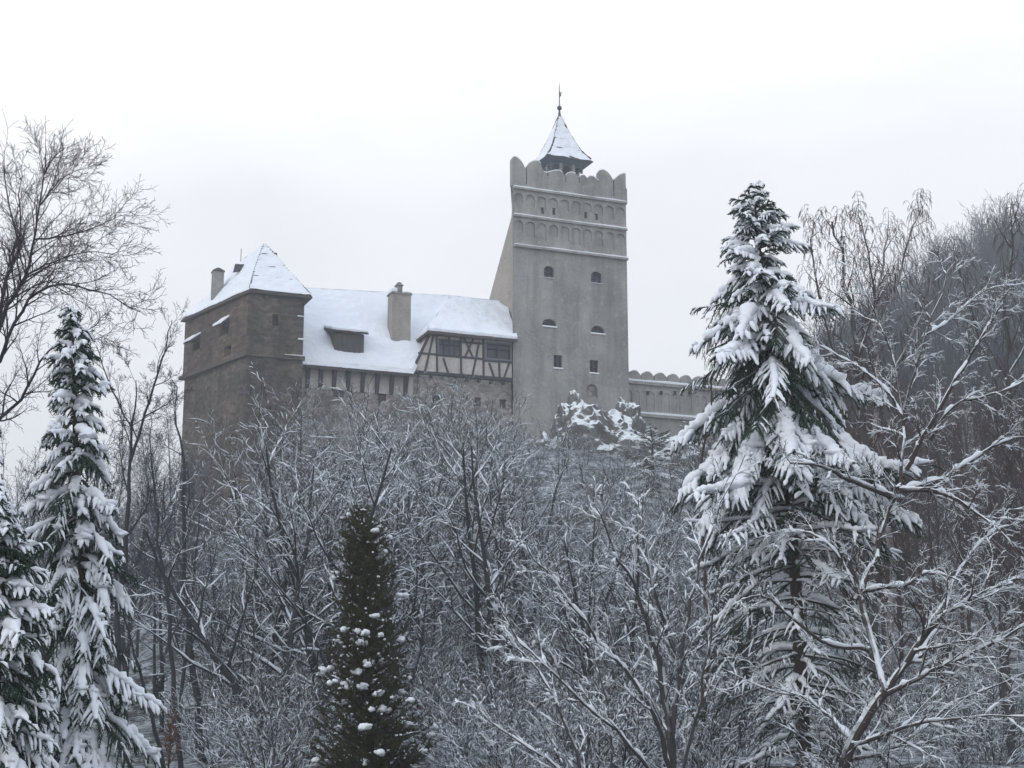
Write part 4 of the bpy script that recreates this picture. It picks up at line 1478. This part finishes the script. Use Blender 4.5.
# ---- olive green conical tree
def conical(seed, apex, base_px, Y, label):
    rgn = random.Random(seed); rn = np.random.default_rng(seed)
    A = at(*apex, Y); B = at(*base_px, Y); B[2] = hgt(B[0], B[1]) - .1
    A = A - B; H = A[2]
    rp = lambda h: float(np.interp(h, [0, .3, .8, 1.6, 2.6, 3.6, 4.6, 5.6, 7], [.08, .44, .62, .68, .74, .88, 1.12, 1.35, 1.45]))
    tr = tubes([[np.array([A[0] * (1 - t_), A[1], 0]) * 0 + A * t_ for t_ in np.linspace(0, 1, 10)]], [np.linspace(.1, .015, 10)], 7)
    WB, WR = [], []; c_, r_ = [], []; h = .05
    while h < H - .2:
        for j in range(9 if h > .4 else 5):
            a = rgn.uniform(0, 6.28); l_ = rp(h) * rgn.uniform(.6, 1.22)
            e = 1.0 - .5 * rgn.random()
            p = A * (1 - (h + l_ * .5) / H if h + l_ * .5 < H else .02); pts = [p]
            for i in range(4):
                ee = e * (.4 + .5 * i / 3)
                p = p + np.array([math.cos(a) * math.cos(ee), math.sin(a) * math.cos(ee), math.sin(ee)]) * l_ / 3.4; pts.append(p)
            pts = np.array(pts); WB.append(pts)
            for q in range(int(5 + 7 * l_)):
                i = rgn.uniform(.8, 3.9); k = int(i); b0 = pts[k] * (1 - (i - k)) + pts[min(k + 1, 4)] * (i - k)
                dd = unit(np.array([math.cos(a), math.sin(a), .9]) + rn.normal(0, .55, 3))
                tl = rgn.uniform(.08, .2); WB.append(np.array([b0, b0 + dd * tl * .5, b0 + dd * tl + (0, 0, -.02)]))
            if rgn.random() < .045 + .022 * h and h > .1:
                k = rgn.choice([3, 4]); c0 = pts[k] + (0, 0, .03); n_ = rgn.choice([1, 2, 4, 7, 9])
                for q in range(n_): c_.append(c0 + rn.normal(0, .055, 3) * (1, 1, .4)); r_.append(rgn.choice([.03, .04, .06, .075, .095]) * rgn.uniform(.8, 1.2))
            elif rgn.random() < .4:
                c_.append(pts[4] + (0, 0, .01)); r_.append(rgn.uniform(.01, .035))
        h += .085
    v1, f1 = tubes(WB, [np.linspace(.014, .006, len(p)) for p in WB], 3)
    v2, f2 = needle_blades(WB, 55, .075, .028, rn)
    ms = {'trunk': mesh_np("trunk", *tr, MAT['bark_spruce'], True),
          'foliage': mesh_np("foliage", np.concatenate([v1, v2]), [f1, f2 + len(v1)], MAT['needles_olive']),
          'snow': mesh_np("snow", *blobs(c_, r_, rn, .75), MAT['snow'], True)}
    return plant(ms, "cypress_tree", B, label, "tree")


conical(61, (361, 506), (372, 790), 38, "narrow conical olive green evergreen with balls of snow in front of the thicket")

# ---- big bare trees drawn limb by limb
SN_BIG = {0: (.025, (.8, .14, .12), 1, 9, .45, .05), 1: (.026, (.85, .11, .10), 1, 8, .5, .05), 2: (.018, (.8, .07, .07), .95, 6, .8, .1), 3: (.010, (.7, .04, .07), .7, 4, .8), 4: (.007, (.5, .02, 0), .3, 3, .4)}


def custom(name, label, base, limbs, P, bark, twig, spec, seed, group=None, cat="tree", snowmat='twig_snow'):
    B = at(*base); B[2] = hgt(B[0], B[1]) - .15
    T = Tree(seed)
    for (lvl, pts, r0, r1, km, t0, ln) in limbs:
        T.limb([at(*p) for p in pts], r0, r1, lvl, P, ln, t0, km, org=B)
    ms = tree_meshes(T, name, bark, twig, spec, sides=(9, 7, 5, 4, 3), snowmat=snowmat)
    return plant(ms, name, B, label, cat, group)


PL_ = cfg(kids=[5, 8, 7, 5, 0], seg=[8, 6, 6, 5, 3], wob=[.1, .15, .2, .22, .2], ang=[.6, .65, .65, .7], ratio=[.5, .36, .5, .5], up=[.03, .05, .05, .03, .02], t0=[.2, .15, .15, .1], rmin=.0045, max=4, taper=.35)
D = 38
custom("bare_tree", "large spreading bare tree with fine dark twigs against the sky at the upper left", (-30, 790, D), [
    (0, [(-30, 790, D), (-26, 600, D), (-18, 450, D), (-10, 350, D)], .18, .12, .3, .6, 4),
    (1, [(-10, 350, D), (8, 305, D), (26, 276, D - .5), (38, 218, D - 1), (46, 160, D - 1)], .075, .010, 3.2, .2, 5.0),
    (1, [(-14, 380, D), (2, 300, D + 1), (12, 262, D + 1.5), (20, 224, D + 2), (18, 170, D + 2)], .07, .010, 3.0, .2, 4.5),
    (1, [(-12, 380, D), (4, 350, D - 1), (30, 300, D - 1.5), (58, 285, D - 2), (100, 292, D - 2.5), (140, 312, D - 3)], .06, .008, 3.0, .15, 4.5),
    (1, [(34, 240, D - .8), (66, 236, D), (98, 226, D + 1), (122, 215, D + 1)], .03, .006, 2.4, .1, 3.8),
    (1, [(26, 276, D - .5), (52, 262, D - 1), (88, 252, D - 1.6), (118, 256, D - 2)], .03, .006, 2.4, .1, 3.6),
    (1, [(40, 205, D - .9), (60, 180, D - .5), (84, 168, D)], .028, .006, 2.2, .1, 3.4),
    (1, [(-12, 350, D), (-20, 260, D), (-30, 180, D)], .07, .012, 2, .1, 4),
    (1, [(-16, 430, D), (20, 400, D - 2), (50, 350, D - 3), (95, 330, D - 3)], .055, .008, 2.4, .1, 4),
    (2, [(18, 240, D + 2), (6, 190, D + 2), (4, 150, D + 2)], .03, .008, 1.3, .1, 2.5),
    (2, [(44, 175, D - 1), (52, 160, D - 1), (64, 148, D - 1)], .03, .008, 1.0, .1, 2.2),
], PL_, 'bark_dark', 'bark_dark', {1: (.006, (.45, .06, .15), .7, 5, .5), 2: (.004, (.5, .04, .2), .4, 4, .5)}, 71)

custom("bare_tree", "dark straight-trunked bare tree rising behind the slender spruce", (112, 790, 45), [
    (0, [(112, 790, 45), (116, 680, 45), (124, 560, 45), (131, 450, 45), (136, 380, 45)], .15, .012, 1.3, .35, 4.6),
    (1, [(131, 460, 45), (150, 400, 45), (165, 350, 44), (172, 320, 44)], .05, .01, 1.2, .1, 3.2),
    (1, [(133, 430, 45), (112, 390, 46), (96, 345, 46)], .04, .01, 1.2, .1, 3),
], PL_, 'bark_dark', 'bark_dark', {0: (.008, (.4, .05, .2), .6, 5, .5), 1: (.008, (.5, .05, .2), .8, 5, .5), 2: (.006, (.5, .04, .2), .5, 4, .5)}, 72)
custom("bare_tree", "thin bare tree with a crooked trunk just left of the keep", (184, 790, 48), [
    (0, [(184, 790, 48), (176, 720, 48), (170, 620, 48), (158, 540, 48), (152, 470, 48), (150, 410, 48)], .10, .01, 1.4, .3, 4.0),
], PL_, 'bark_dark', 'bark_frost', {0: (.01, (.4, .05, .2), .7, 5, .5), 1: (.01, (.5, .05, .2), .8, 5, .5), 2: (.008, (.5, .04, .2), .5, 4, .5)}, 73)
custom("bare_tree", "bare tree whose bluish trunk hugs the left edge of the keep", (205, 790, 52), [
    (0, [(205, 790, 52), (196, 700, 52), (186, 600, 52), (183, 520, 52), (180, 440, 52), (172, 380, 52)], .15, .012, 1.5, .3, 4.0),
], PL_, 'bark_dark', 'bark_frost', {0: (.01, (.4, .05, .2), .7, 5, .5), 1: (.01, (.5, .05, .2), .8, 5, .5), 2: (.008, (.5, .04, .2), .5, 4, .5)}, 74)
custom("bare_tree", "thin dark leaning sapling beside the lower left spruces", (170, 800, 30), [
    (0, [(170, 800, 30), (155, 730, 30), (142, 680, 30), (128, 630, 30), (120, 590, 30)], .05, .012, .4, .3, 1.6),
], PL_, 'bark_dark', 'bark_dark', {0: (.01, (.6, .05, .2), .7, 5, .5), 1: (.008, (.5, .05, .2), .8, 5, .5)}, 75)

# trees of the low ground left of the castle
PLB = cfg(kids=[12, 8, 6, 0], seg=[8, 6, 5, 3], ang=[.65, .7, .7], up=[.02, .05, .03, .02], t0=[.3, .15, .1], ratio=[.42, .45, .45], rmin=.008, max=3)
bt = []
for i in range(4):
    T = shrubtree(500 + i, 15, [1, 2, 1, 2][i], PLB, .3, .14)
    bt.append(tree_meshes(T, "bare_tree", 'bark_dark', 'bark_frost', {0: (.01, (.4, .05, .3), .6, 4, .5), 1: (.013, (.5, .05, .25), .7, 4, .5), 2: (.012, (.5, .04, .2), .5, 4, .5), 3: (.01, (.4, .02, 0), .2, 3, .4)}))
sp4 = []
for k in range(3000):
    if len(sp4) >= 60: break
    y = rg.uniform(52, 130); px = rg.uniform(-30, 186); x = at(px, 600, y)[0]
    if any((x - a) ** 2 + (y - b2) ** 2 < 2.6 ** 2 for a, b2, *_ in sp4): continue
    z = hgt(x, y); sc = rg.uniform(.6, 1.0)
    lim = float(np.interp(px, [0, 100, 150, 186], [330, 350, 345, 400])) + rg.uniform(0, 130)
    for _ in range(14):
        if project((x, y, z + 15 * sc))[1] < lim: sc *= .92
    if sc < .25: continue
    sp4.append((x, y, z, sc))
for i, (x, y, z, sc) in enumerate(sp4):
    plant(bt[i % 4], "bare_tree", (x, y, z - .1), "bare tree on the low ground left of the castle keep", "tree", "bare trees left of the castle keep", rg.uniform(0, 6.28), sc)

# foreground many-stemmed tree, cottony with snow
PM = cfg(kids=[9, 5, 4, 0], seg=[8, 5, 4, 3], wob=[.06, .16, .2, .22], ang=[.6, .6, .6], ratio=[.27, .45, .45], up=[.02, .04, .04, .02], t0=[.15, .1, .1], rmin=.005, max=3, taper=.4)
D = 22
SN_M = {0: (.014, (.8, .05, .07), 1, 6, .8, .25), 1: (.016, (.7, .05, .06), .95, 5, .9, .25), 2: (.013, (.7, .04, .05), .75, 5, .9, .25), 3: (.009, (.5, .03, .06), .4, 4, .9, .2)}
custom("bare_tree", "young many-stemmed tree with cottony snow lumps in front, low centre right", (672, 860, D), [
    (0, [(672, 860, D), (670, 760, D), (662, 680, D), (640, 600, D - .5), (612, 545, D - 1), (594, 490, D - 1.2)], .055, .008, 1.6, .2, 3.2),
    (0, [(671, 770, D), (645, 700, D - .5), (600, 640, D - 1), (545, 572, D - 1.5), (520, 540, D - 1.6)], .04, .007, 1.5, .15, 3.0),
    (0, [(668, 740, D), (660, 640, D + .3), (648, 560, D + .6), (638, 500, D + .8)], .04, .007, 1.3, .15, 3.0),
    (0, [(671, 780, D), (678, 680, D), (690, 600, D), (712, 520, D + .2), (745, 455, D + .4)], .045, .007, 1.4, .15, 3.0),
    (0, [(674, 800, D), (700, 700, D - .4), (712, 620, D - .5), (722, 540, D - .6)], .03, .006, 1.3, .15, 2.6),
    (0, [(671, 800, D), (630, 745, D - .7), (570, 690, D - 1), (520, 640, D - 1), (500, 610, D - 1)], .035, .007, 1.4, .15, 2.8),
], PM, 'bark_grey', 'bark_grey', SN_M, 81, snowmat='snow')
custom("bare_tree", "low snowy sapling leaning left at the bottom centre", (600, 860, 24), [
    (0, [(600, 860, 24), (580, 770, 24), (556, 700, 24), (520, 650, 24), (500, 640, 24)], .04, .008, 1.5, .15, 2.6),
    (0, [(598, 830, 24), (560, 770, 24), (500, 730, 24), (470, 700, 24)], .03, .007, 1.4, .15, 2.4),
    (0, [(602, 850, 24), (612, 760, 24), (606, 700, 24), (590, 640, 24)], .03, .007, 1.4, .15, 2.4),
], PM, 'bark_grey', 'bark_grey', SN_M, 82, snowmat='snow')

# big old tree on the right: thick limbs heaped with snow
PO = cfg(kids=[4, 8, 7, 5, 0], seg=[8, 6, 5, 4, 3], wob=[.1, .2, .24, .25, .2], ang=[.7, .75, .75, .75], ratio=[.5, .36, .45, .45], up=[.03, .02, .02, .0, 0], t0=[.2, .15, .15, .1], rmin=.006, max=4, taper=.35)
D = 31
custom("bare_tree", "big old tree at the right with thick spreading limbs heaped with snow", (838, 840, D), [
    (0, [(838, 840, D), (846, 760, D), (868, 715, D), (885, 690, D)], .13, .10, .4, .3, 3),
    (1, [(880, 700, D), (915, 650, D), (945, 615, D - .5), (985, 592, D - 1), (1040, 572, D - 1.5)], .085, .02, 1.9, .15, 4.5),
    (1, [(885, 695, D), (930, 672, D - .4), (970, 655, D - .8), (1035, 620, D - 1.5)], .06, .018, 1.9, .15, 4.0),
    (1, [(850, 745, D), (930, 722, D - 1), (1040, 715, D - 2)], .05, .012, 1.7, .1, 3.5),
    (1, [(885, 690, D), (872, 640, D + .6), (858, 590, D + 1), (850, 560, D + 1)], .08, .045, 1.4, .1, 3.2),
    (1, [(856, 600, D + 1), (875, 560, D + 1.2), (890, 510, D + 1.4), (902, 470, D + 1.6), (906, 410, D + 2), (925, 335, D + 2), (955, 262, D + 2.4)], .075, .010, 2.2, .15, 3.6),
    (1, [(895, 498, D + 1.4), (850, 480, D + 1), (820, 466, D + .6), (790, 463, D + .3)], .07, .02, 1.2, .1, 2.6),
    (1, [(900, 490, D + 1.4), (940, 492, D + 1), (975, 512, D + .6), (1000, 530, D)], .07, .015, 1.3, .1, 2.8),
    (1, [(900, 490, D + 1.5), (935, 482, D + 2), (975, 458, D + 2.4), (1005, 440, D + 2.6), (1040, 436, D + 2.8)], .07, .02, 1.3, .1, 2.8),
    (1, [(906, 470, D + 1.6), (930, 425, D + 1.2), (965, 365, D + .8), (990, 325, D + .4), (1004, 300, D)], .06, .012, 1.4, .1, 2.6),
    (1, [(905, 420, D + 2), (885, 388, D + 2.3), (850, 362, D + 2.6), (818, 345, D + 3)], .04, .01, 1.3, .1, 2.4),
    (1, [(862, 590, D + 1), (905, 585, D + .5), (930, 572, D), (962, 582, D - .3)], .05, .015, 1.2, .1, 2.2),
    (1, [(868, 650, D + .5), (820, 640, D), (770, 600, D - .5), (740, 600, D - 1)], .05, .012, 1.2, .1, 2.4),
    (1, [(930, 440, D + 1.2), (955, 405, D + .8), (990, 395, D + .4), (1030, 380, D)], .04, .012, 1.3, .1, 2.4),
    (1, [(846, 760, D), (900, 745, D + 1), (960, 700, D + 2), (1040, 668, D + 3)], .05, .012, 1.6, .1, 3.2),
    (1, [(884, 690, D), (930, 640, D + 1.5), (960, 570, D + 2.5), (1000, 520, D + 3), (1036, 500, D + 3)], .06, .012, 1.6, .15, 3.2),
    (1, [(852, 740, D), (810, 700, D + 1), (770, 690, D + 1.5), (720, 668, D + 2)], .045, .01, 1.5, .1, 2.8),
    (1, [(862, 600, D + 1.2), (830, 545, D + 1.6), (790, 530, D + 2), (752, 540, D + 2.2)], .04, .01, 1.5, .1, 2.6),
    (1, [(905, 430, D + 2), (890, 350, D + 2.6), (868, 300, D + 3), (850, 262, D + 3.2)], .035, .008, 1.5, .1, 2.6),
    (1, [(925, 335, D + 2), (950, 320, D + 2.6), (985, 290, D + 3), (1020, 285, D + 3.4)], .03, .008, 1.5, .1, 2.4),
], PO, 'bark_brown', 'bark_brown', SN_BIG, 91, snowmat='twig_snow')

# birches with hanging twigs
PBI = cfg(kids=[13, 10, 4, 0], seg=[8, 8, 9, 7], wob=[.06, .15, .12, .10], ang=[.6, .9, .35], ratio=[.32, .62, .6], up=[.04, .02, -.34, -.30], t0=[.3, .2, .15], rmin=.0042, max=3, taper=.45)
D = 46
SN_B = {0: (.02, (.5, .08, .2), .9, 6, .5), 1: (.012, (.6, .06, .2), .7, 5, .6)}
for lab, base, limbs, sd_, tm in (
    ("birch with a whitish trunk and hanging reddish twigs, left one behind the spruce", (862, 800, D), [
        (0, [(862, 800, D), (872, 600, D), (866, 450, D), (856, 350, D), (846, 285, D), (832, 222, D)], .15, .03, 1.6, .35, 6.0),
        (0, [(866, 440, D), (845, 380, D), (822, 310, D), (812, 250, D), (815, 222, D)], .06, .015, 1.1, .2, 4.4),
        (0, [(858, 360, D), (874, 300, D), (866, 240, D), (858, 214, D)], .05, .012, 1.2, .2, 4.0)], 101, 0),
    ("birch with a bright white trunk piece and drooping twigs right of the spruce", (892, 800, D + 4), [
        (0, [(892, 800, D + 4), (890, 560, D + 4), (880, 480, D + 4), (877, 380, D + 4), (880, 300, D + 4), (888, 236, D + 4)], .14, .03, 1.6, .4, 6.0),
        (0, [(880, 330, D + 4), (898, 280, D + 4), (912, 230, D + 4), (922, 206, D + 4)], .06, .012, 1.3, .2, 4.2),
        (0, [(878, 400, D + 4), (905, 350, D + 4), (926, 300, D + 4), (936, 250, D + 4)], .05, .012, 1.1, .2, 4.0)], 102, 1),
    ("reddish bare tree with hanging twigs at the right edge, above the hillside", (1010, 800, D + 8), [
        (0, [(1010, 800, D + 8), (1004, 560, D + 8), (1010, 420, D + 8), (1004, 320, D + 8), (1012, 250, D + 8), (1016, 212, D + 8)], .15, .03, 1.7, .35, 6.0),
        (0, [(1008, 420, D + 8), (980, 340, D + 8), (964, 290, D + 8), (958, 255, D + 8)], .06, .012, 1.1, .2, 4.2),
        (0, [(1006, 380, D + 8), (1036, 320, D + 8), (1040, 240, D + 8)], .06, .012, 1.1, .2, 4.2)], 103, 0)):
    custom("birch_tree", lab, base, limbs, PBI, 'birch_bark' if tm else 'bark_grey', 'bark_red', SN_B, sd_)

# thin whip beyond the wall, left of the spruce
custom("birch_tree", "fine-twigged hanging birch just left of the tall spruce", (700, 800, 40), [
    (0, [(700, 800, 40), (706, 600, 40), (702, 460, 40), (712, 380, 40), (716, 320, 40)], .06, .012, 1.0, .5, 3.4)], PBI, 'bark_red', 'bark_red', {0: (.008, (.5, .04, .2), .6, 5, .6)}, 104)

# young beech that kept its brown leaves
T = Tree(111)
B = at(172, 735, 44); B[2] = hgt(B[0], B[1])
for nm, bp, hh in (("beech_sapling", (172, 700, 44), 1.6), ("beech_sapling", (314, 690, 50), 2.2)):
    B = at(*bp); B[2] = max(hgt(B[0], B[1]), B[2] - 1.2 if nm else 0)
    B[2] = hgt(B[0], B[1])
    T = Tree(int(bp[0])); T.grow((0, 0, -.1), (0, 0, 1), hh, .03, 0, cfg(kids=[14, 5, 0], seg=[5, 4, 3], ang=[.5, .6], up=[.02, .08, 0], t0=[.15, .1], ratio=[.4, .5], rmin=.006, max=2))
    ms = tree_meshes(T, nm, 'bark_red', 'bark_red', {1: (.01, (.5, .03, .1), .5, 4, .5)})
    rn = np.random.default_rng(3); v_, f_ = needle_blades(T.lv[1][0] + T.lv[2][0], 22, .10, .06, rn)
    ms['leaves'] = mesh_np("leaves", v_, f_, MAT['dry_leaves'])
    plant(ms, nm, B, "small brown-leaved sapling " + ("beside the thin crooked tree at the left" if bp[0] < 200 else "left of the conical evergreen"), "sapling")


# ---- rocks below the tower
def rock(seed, cx, cy, Y, w_, h_, d_, label):
    c = at(cx, cy, Y)
    bm = bmesh.new(); bmesh.ops.create_icosphere(bm, subdivisions=5, radius=1)
    v = np.array([q.co[:] for q in bm.verts])
    for i, q in enumerate(bm.verts):
        n_ = mnoise.fractal(Vector(v[i] * 1.3) + Vector((seed * 7.1, 0, 0)), 1.0, 2.0, 5)
        r2 = mnoise.noise(Vector(v[i] * 4) + Vector((seed, 3, 1)))
        s_ = 1 + .45 * n_ + .12 * abs(r2)
        q.co = Vector((v[i][0] * w_ * s_, v[i][1] * d_ * s_, v[i][2] * h_ * s_))
    me = bpy.data.meshes.new("rock"); bm.to_mesh(me); bm.free(); me.materials.append(MAT['rock'])
    for p in me.polygons: p.use_smooth = False
    o = put("rock", me, None, c); tag(o, label, "rock"); return o


rock(1, 572, 440, 122, 1.5, 3.1, 2.2, "pointed snow-capped rock below the tower, the left and higher of two")
rock(2, 624, 440, 124, 1.5, 3.4, 2.0, "upright snow-capped crag under the tower's right corner")
rock(3, 602, 458, 118, 3.4, 3.6, 2.6, "sloping rock slab covered with snow between the two crags")
rock(4, 655, 470, 122, 3.6, 2.6, 2.4, "broad rock with thin snow under the low castle wall")
rock(5, 556, 474, 118, 2.0, 3.0, 2.2, "rough dark rock half hidden by twigs left of the snowy slab")

# ---- snow-roofed hut far off on the left
c = at(150, 604, 150); c[2] = hgt(c[0], c[1])
zt_ = max(at(150, 592, 150)[2], c[2] + 3.5)
root = empty("hut", c, "distant dark hut with a snowy gable roof seen between trunks left of the keep", "hut")
fr = lambda a, b2, z: np.array([c[0] + a, c[1] + b2, z])
g = G(); g.up([(-2.4, c[2] - 1), (2.4, c[2] - 1), (2.4, zt_ - 1.9), (0, zt_ - .25), (-2.4, zt_ - 1.9)], fr, -2.5, 2.5); g.put("wall", MAT['timber_brown'], root)
g = G(); g.prism([fr(-2.9, -2.9, zt_ - 2.2), fr(0, -2.9, zt_ - .2), fr(2.9, -2.9, zt_ - 2.2), fr(2.9, -2.9, zt_ - 1.95), fr(0, -2.9, zt_ + .15), fr(-2.9, -2.9, zt_ - 1.95)],
                 [fr(-2.9, 2.9, zt_ - 2.2), fr(0, 2.9, zt_ - .2), fr(2.9, 2.9, zt_ - 2.2), fr(2.9, 2.9, zt_ - 1.95), fr(0, 2.9, zt_ + .15), fr(-2.9, 2.9, zt_ - 1.95)])
g.put("roof_snow", MAT['roof_snow'], root)

# ---- winter haze
HZ = 0.0012
m = bpy.data.materials.new("haze"); m.use_nodes = True; t = m.node_tree; t.nodes.clear()
o_ = t.nodes.new("ShaderNodeOutputMaterial"); pv = t.nodes.new("ShaderNodeVolumePrincipled")
pv.inputs["Color"].default_value = (.93, .97, 1.0, 1); pv.inputs["Density"].default_value = HZ; pv.inputs["Anisotropy"].default_value = .2
t.links.new(pv.outputs[0], o_.inputs["Volume"])
fr = lambda a, b2, z: np.array([a, b2, z])
g = G(); g.box(fr, -1450, 1450, -80, 3050, -8, 100)
hz = put("haze", g.mesh("haze", m)); tag(hz, kind='stuff', label="thin winter haze over the whole valley")
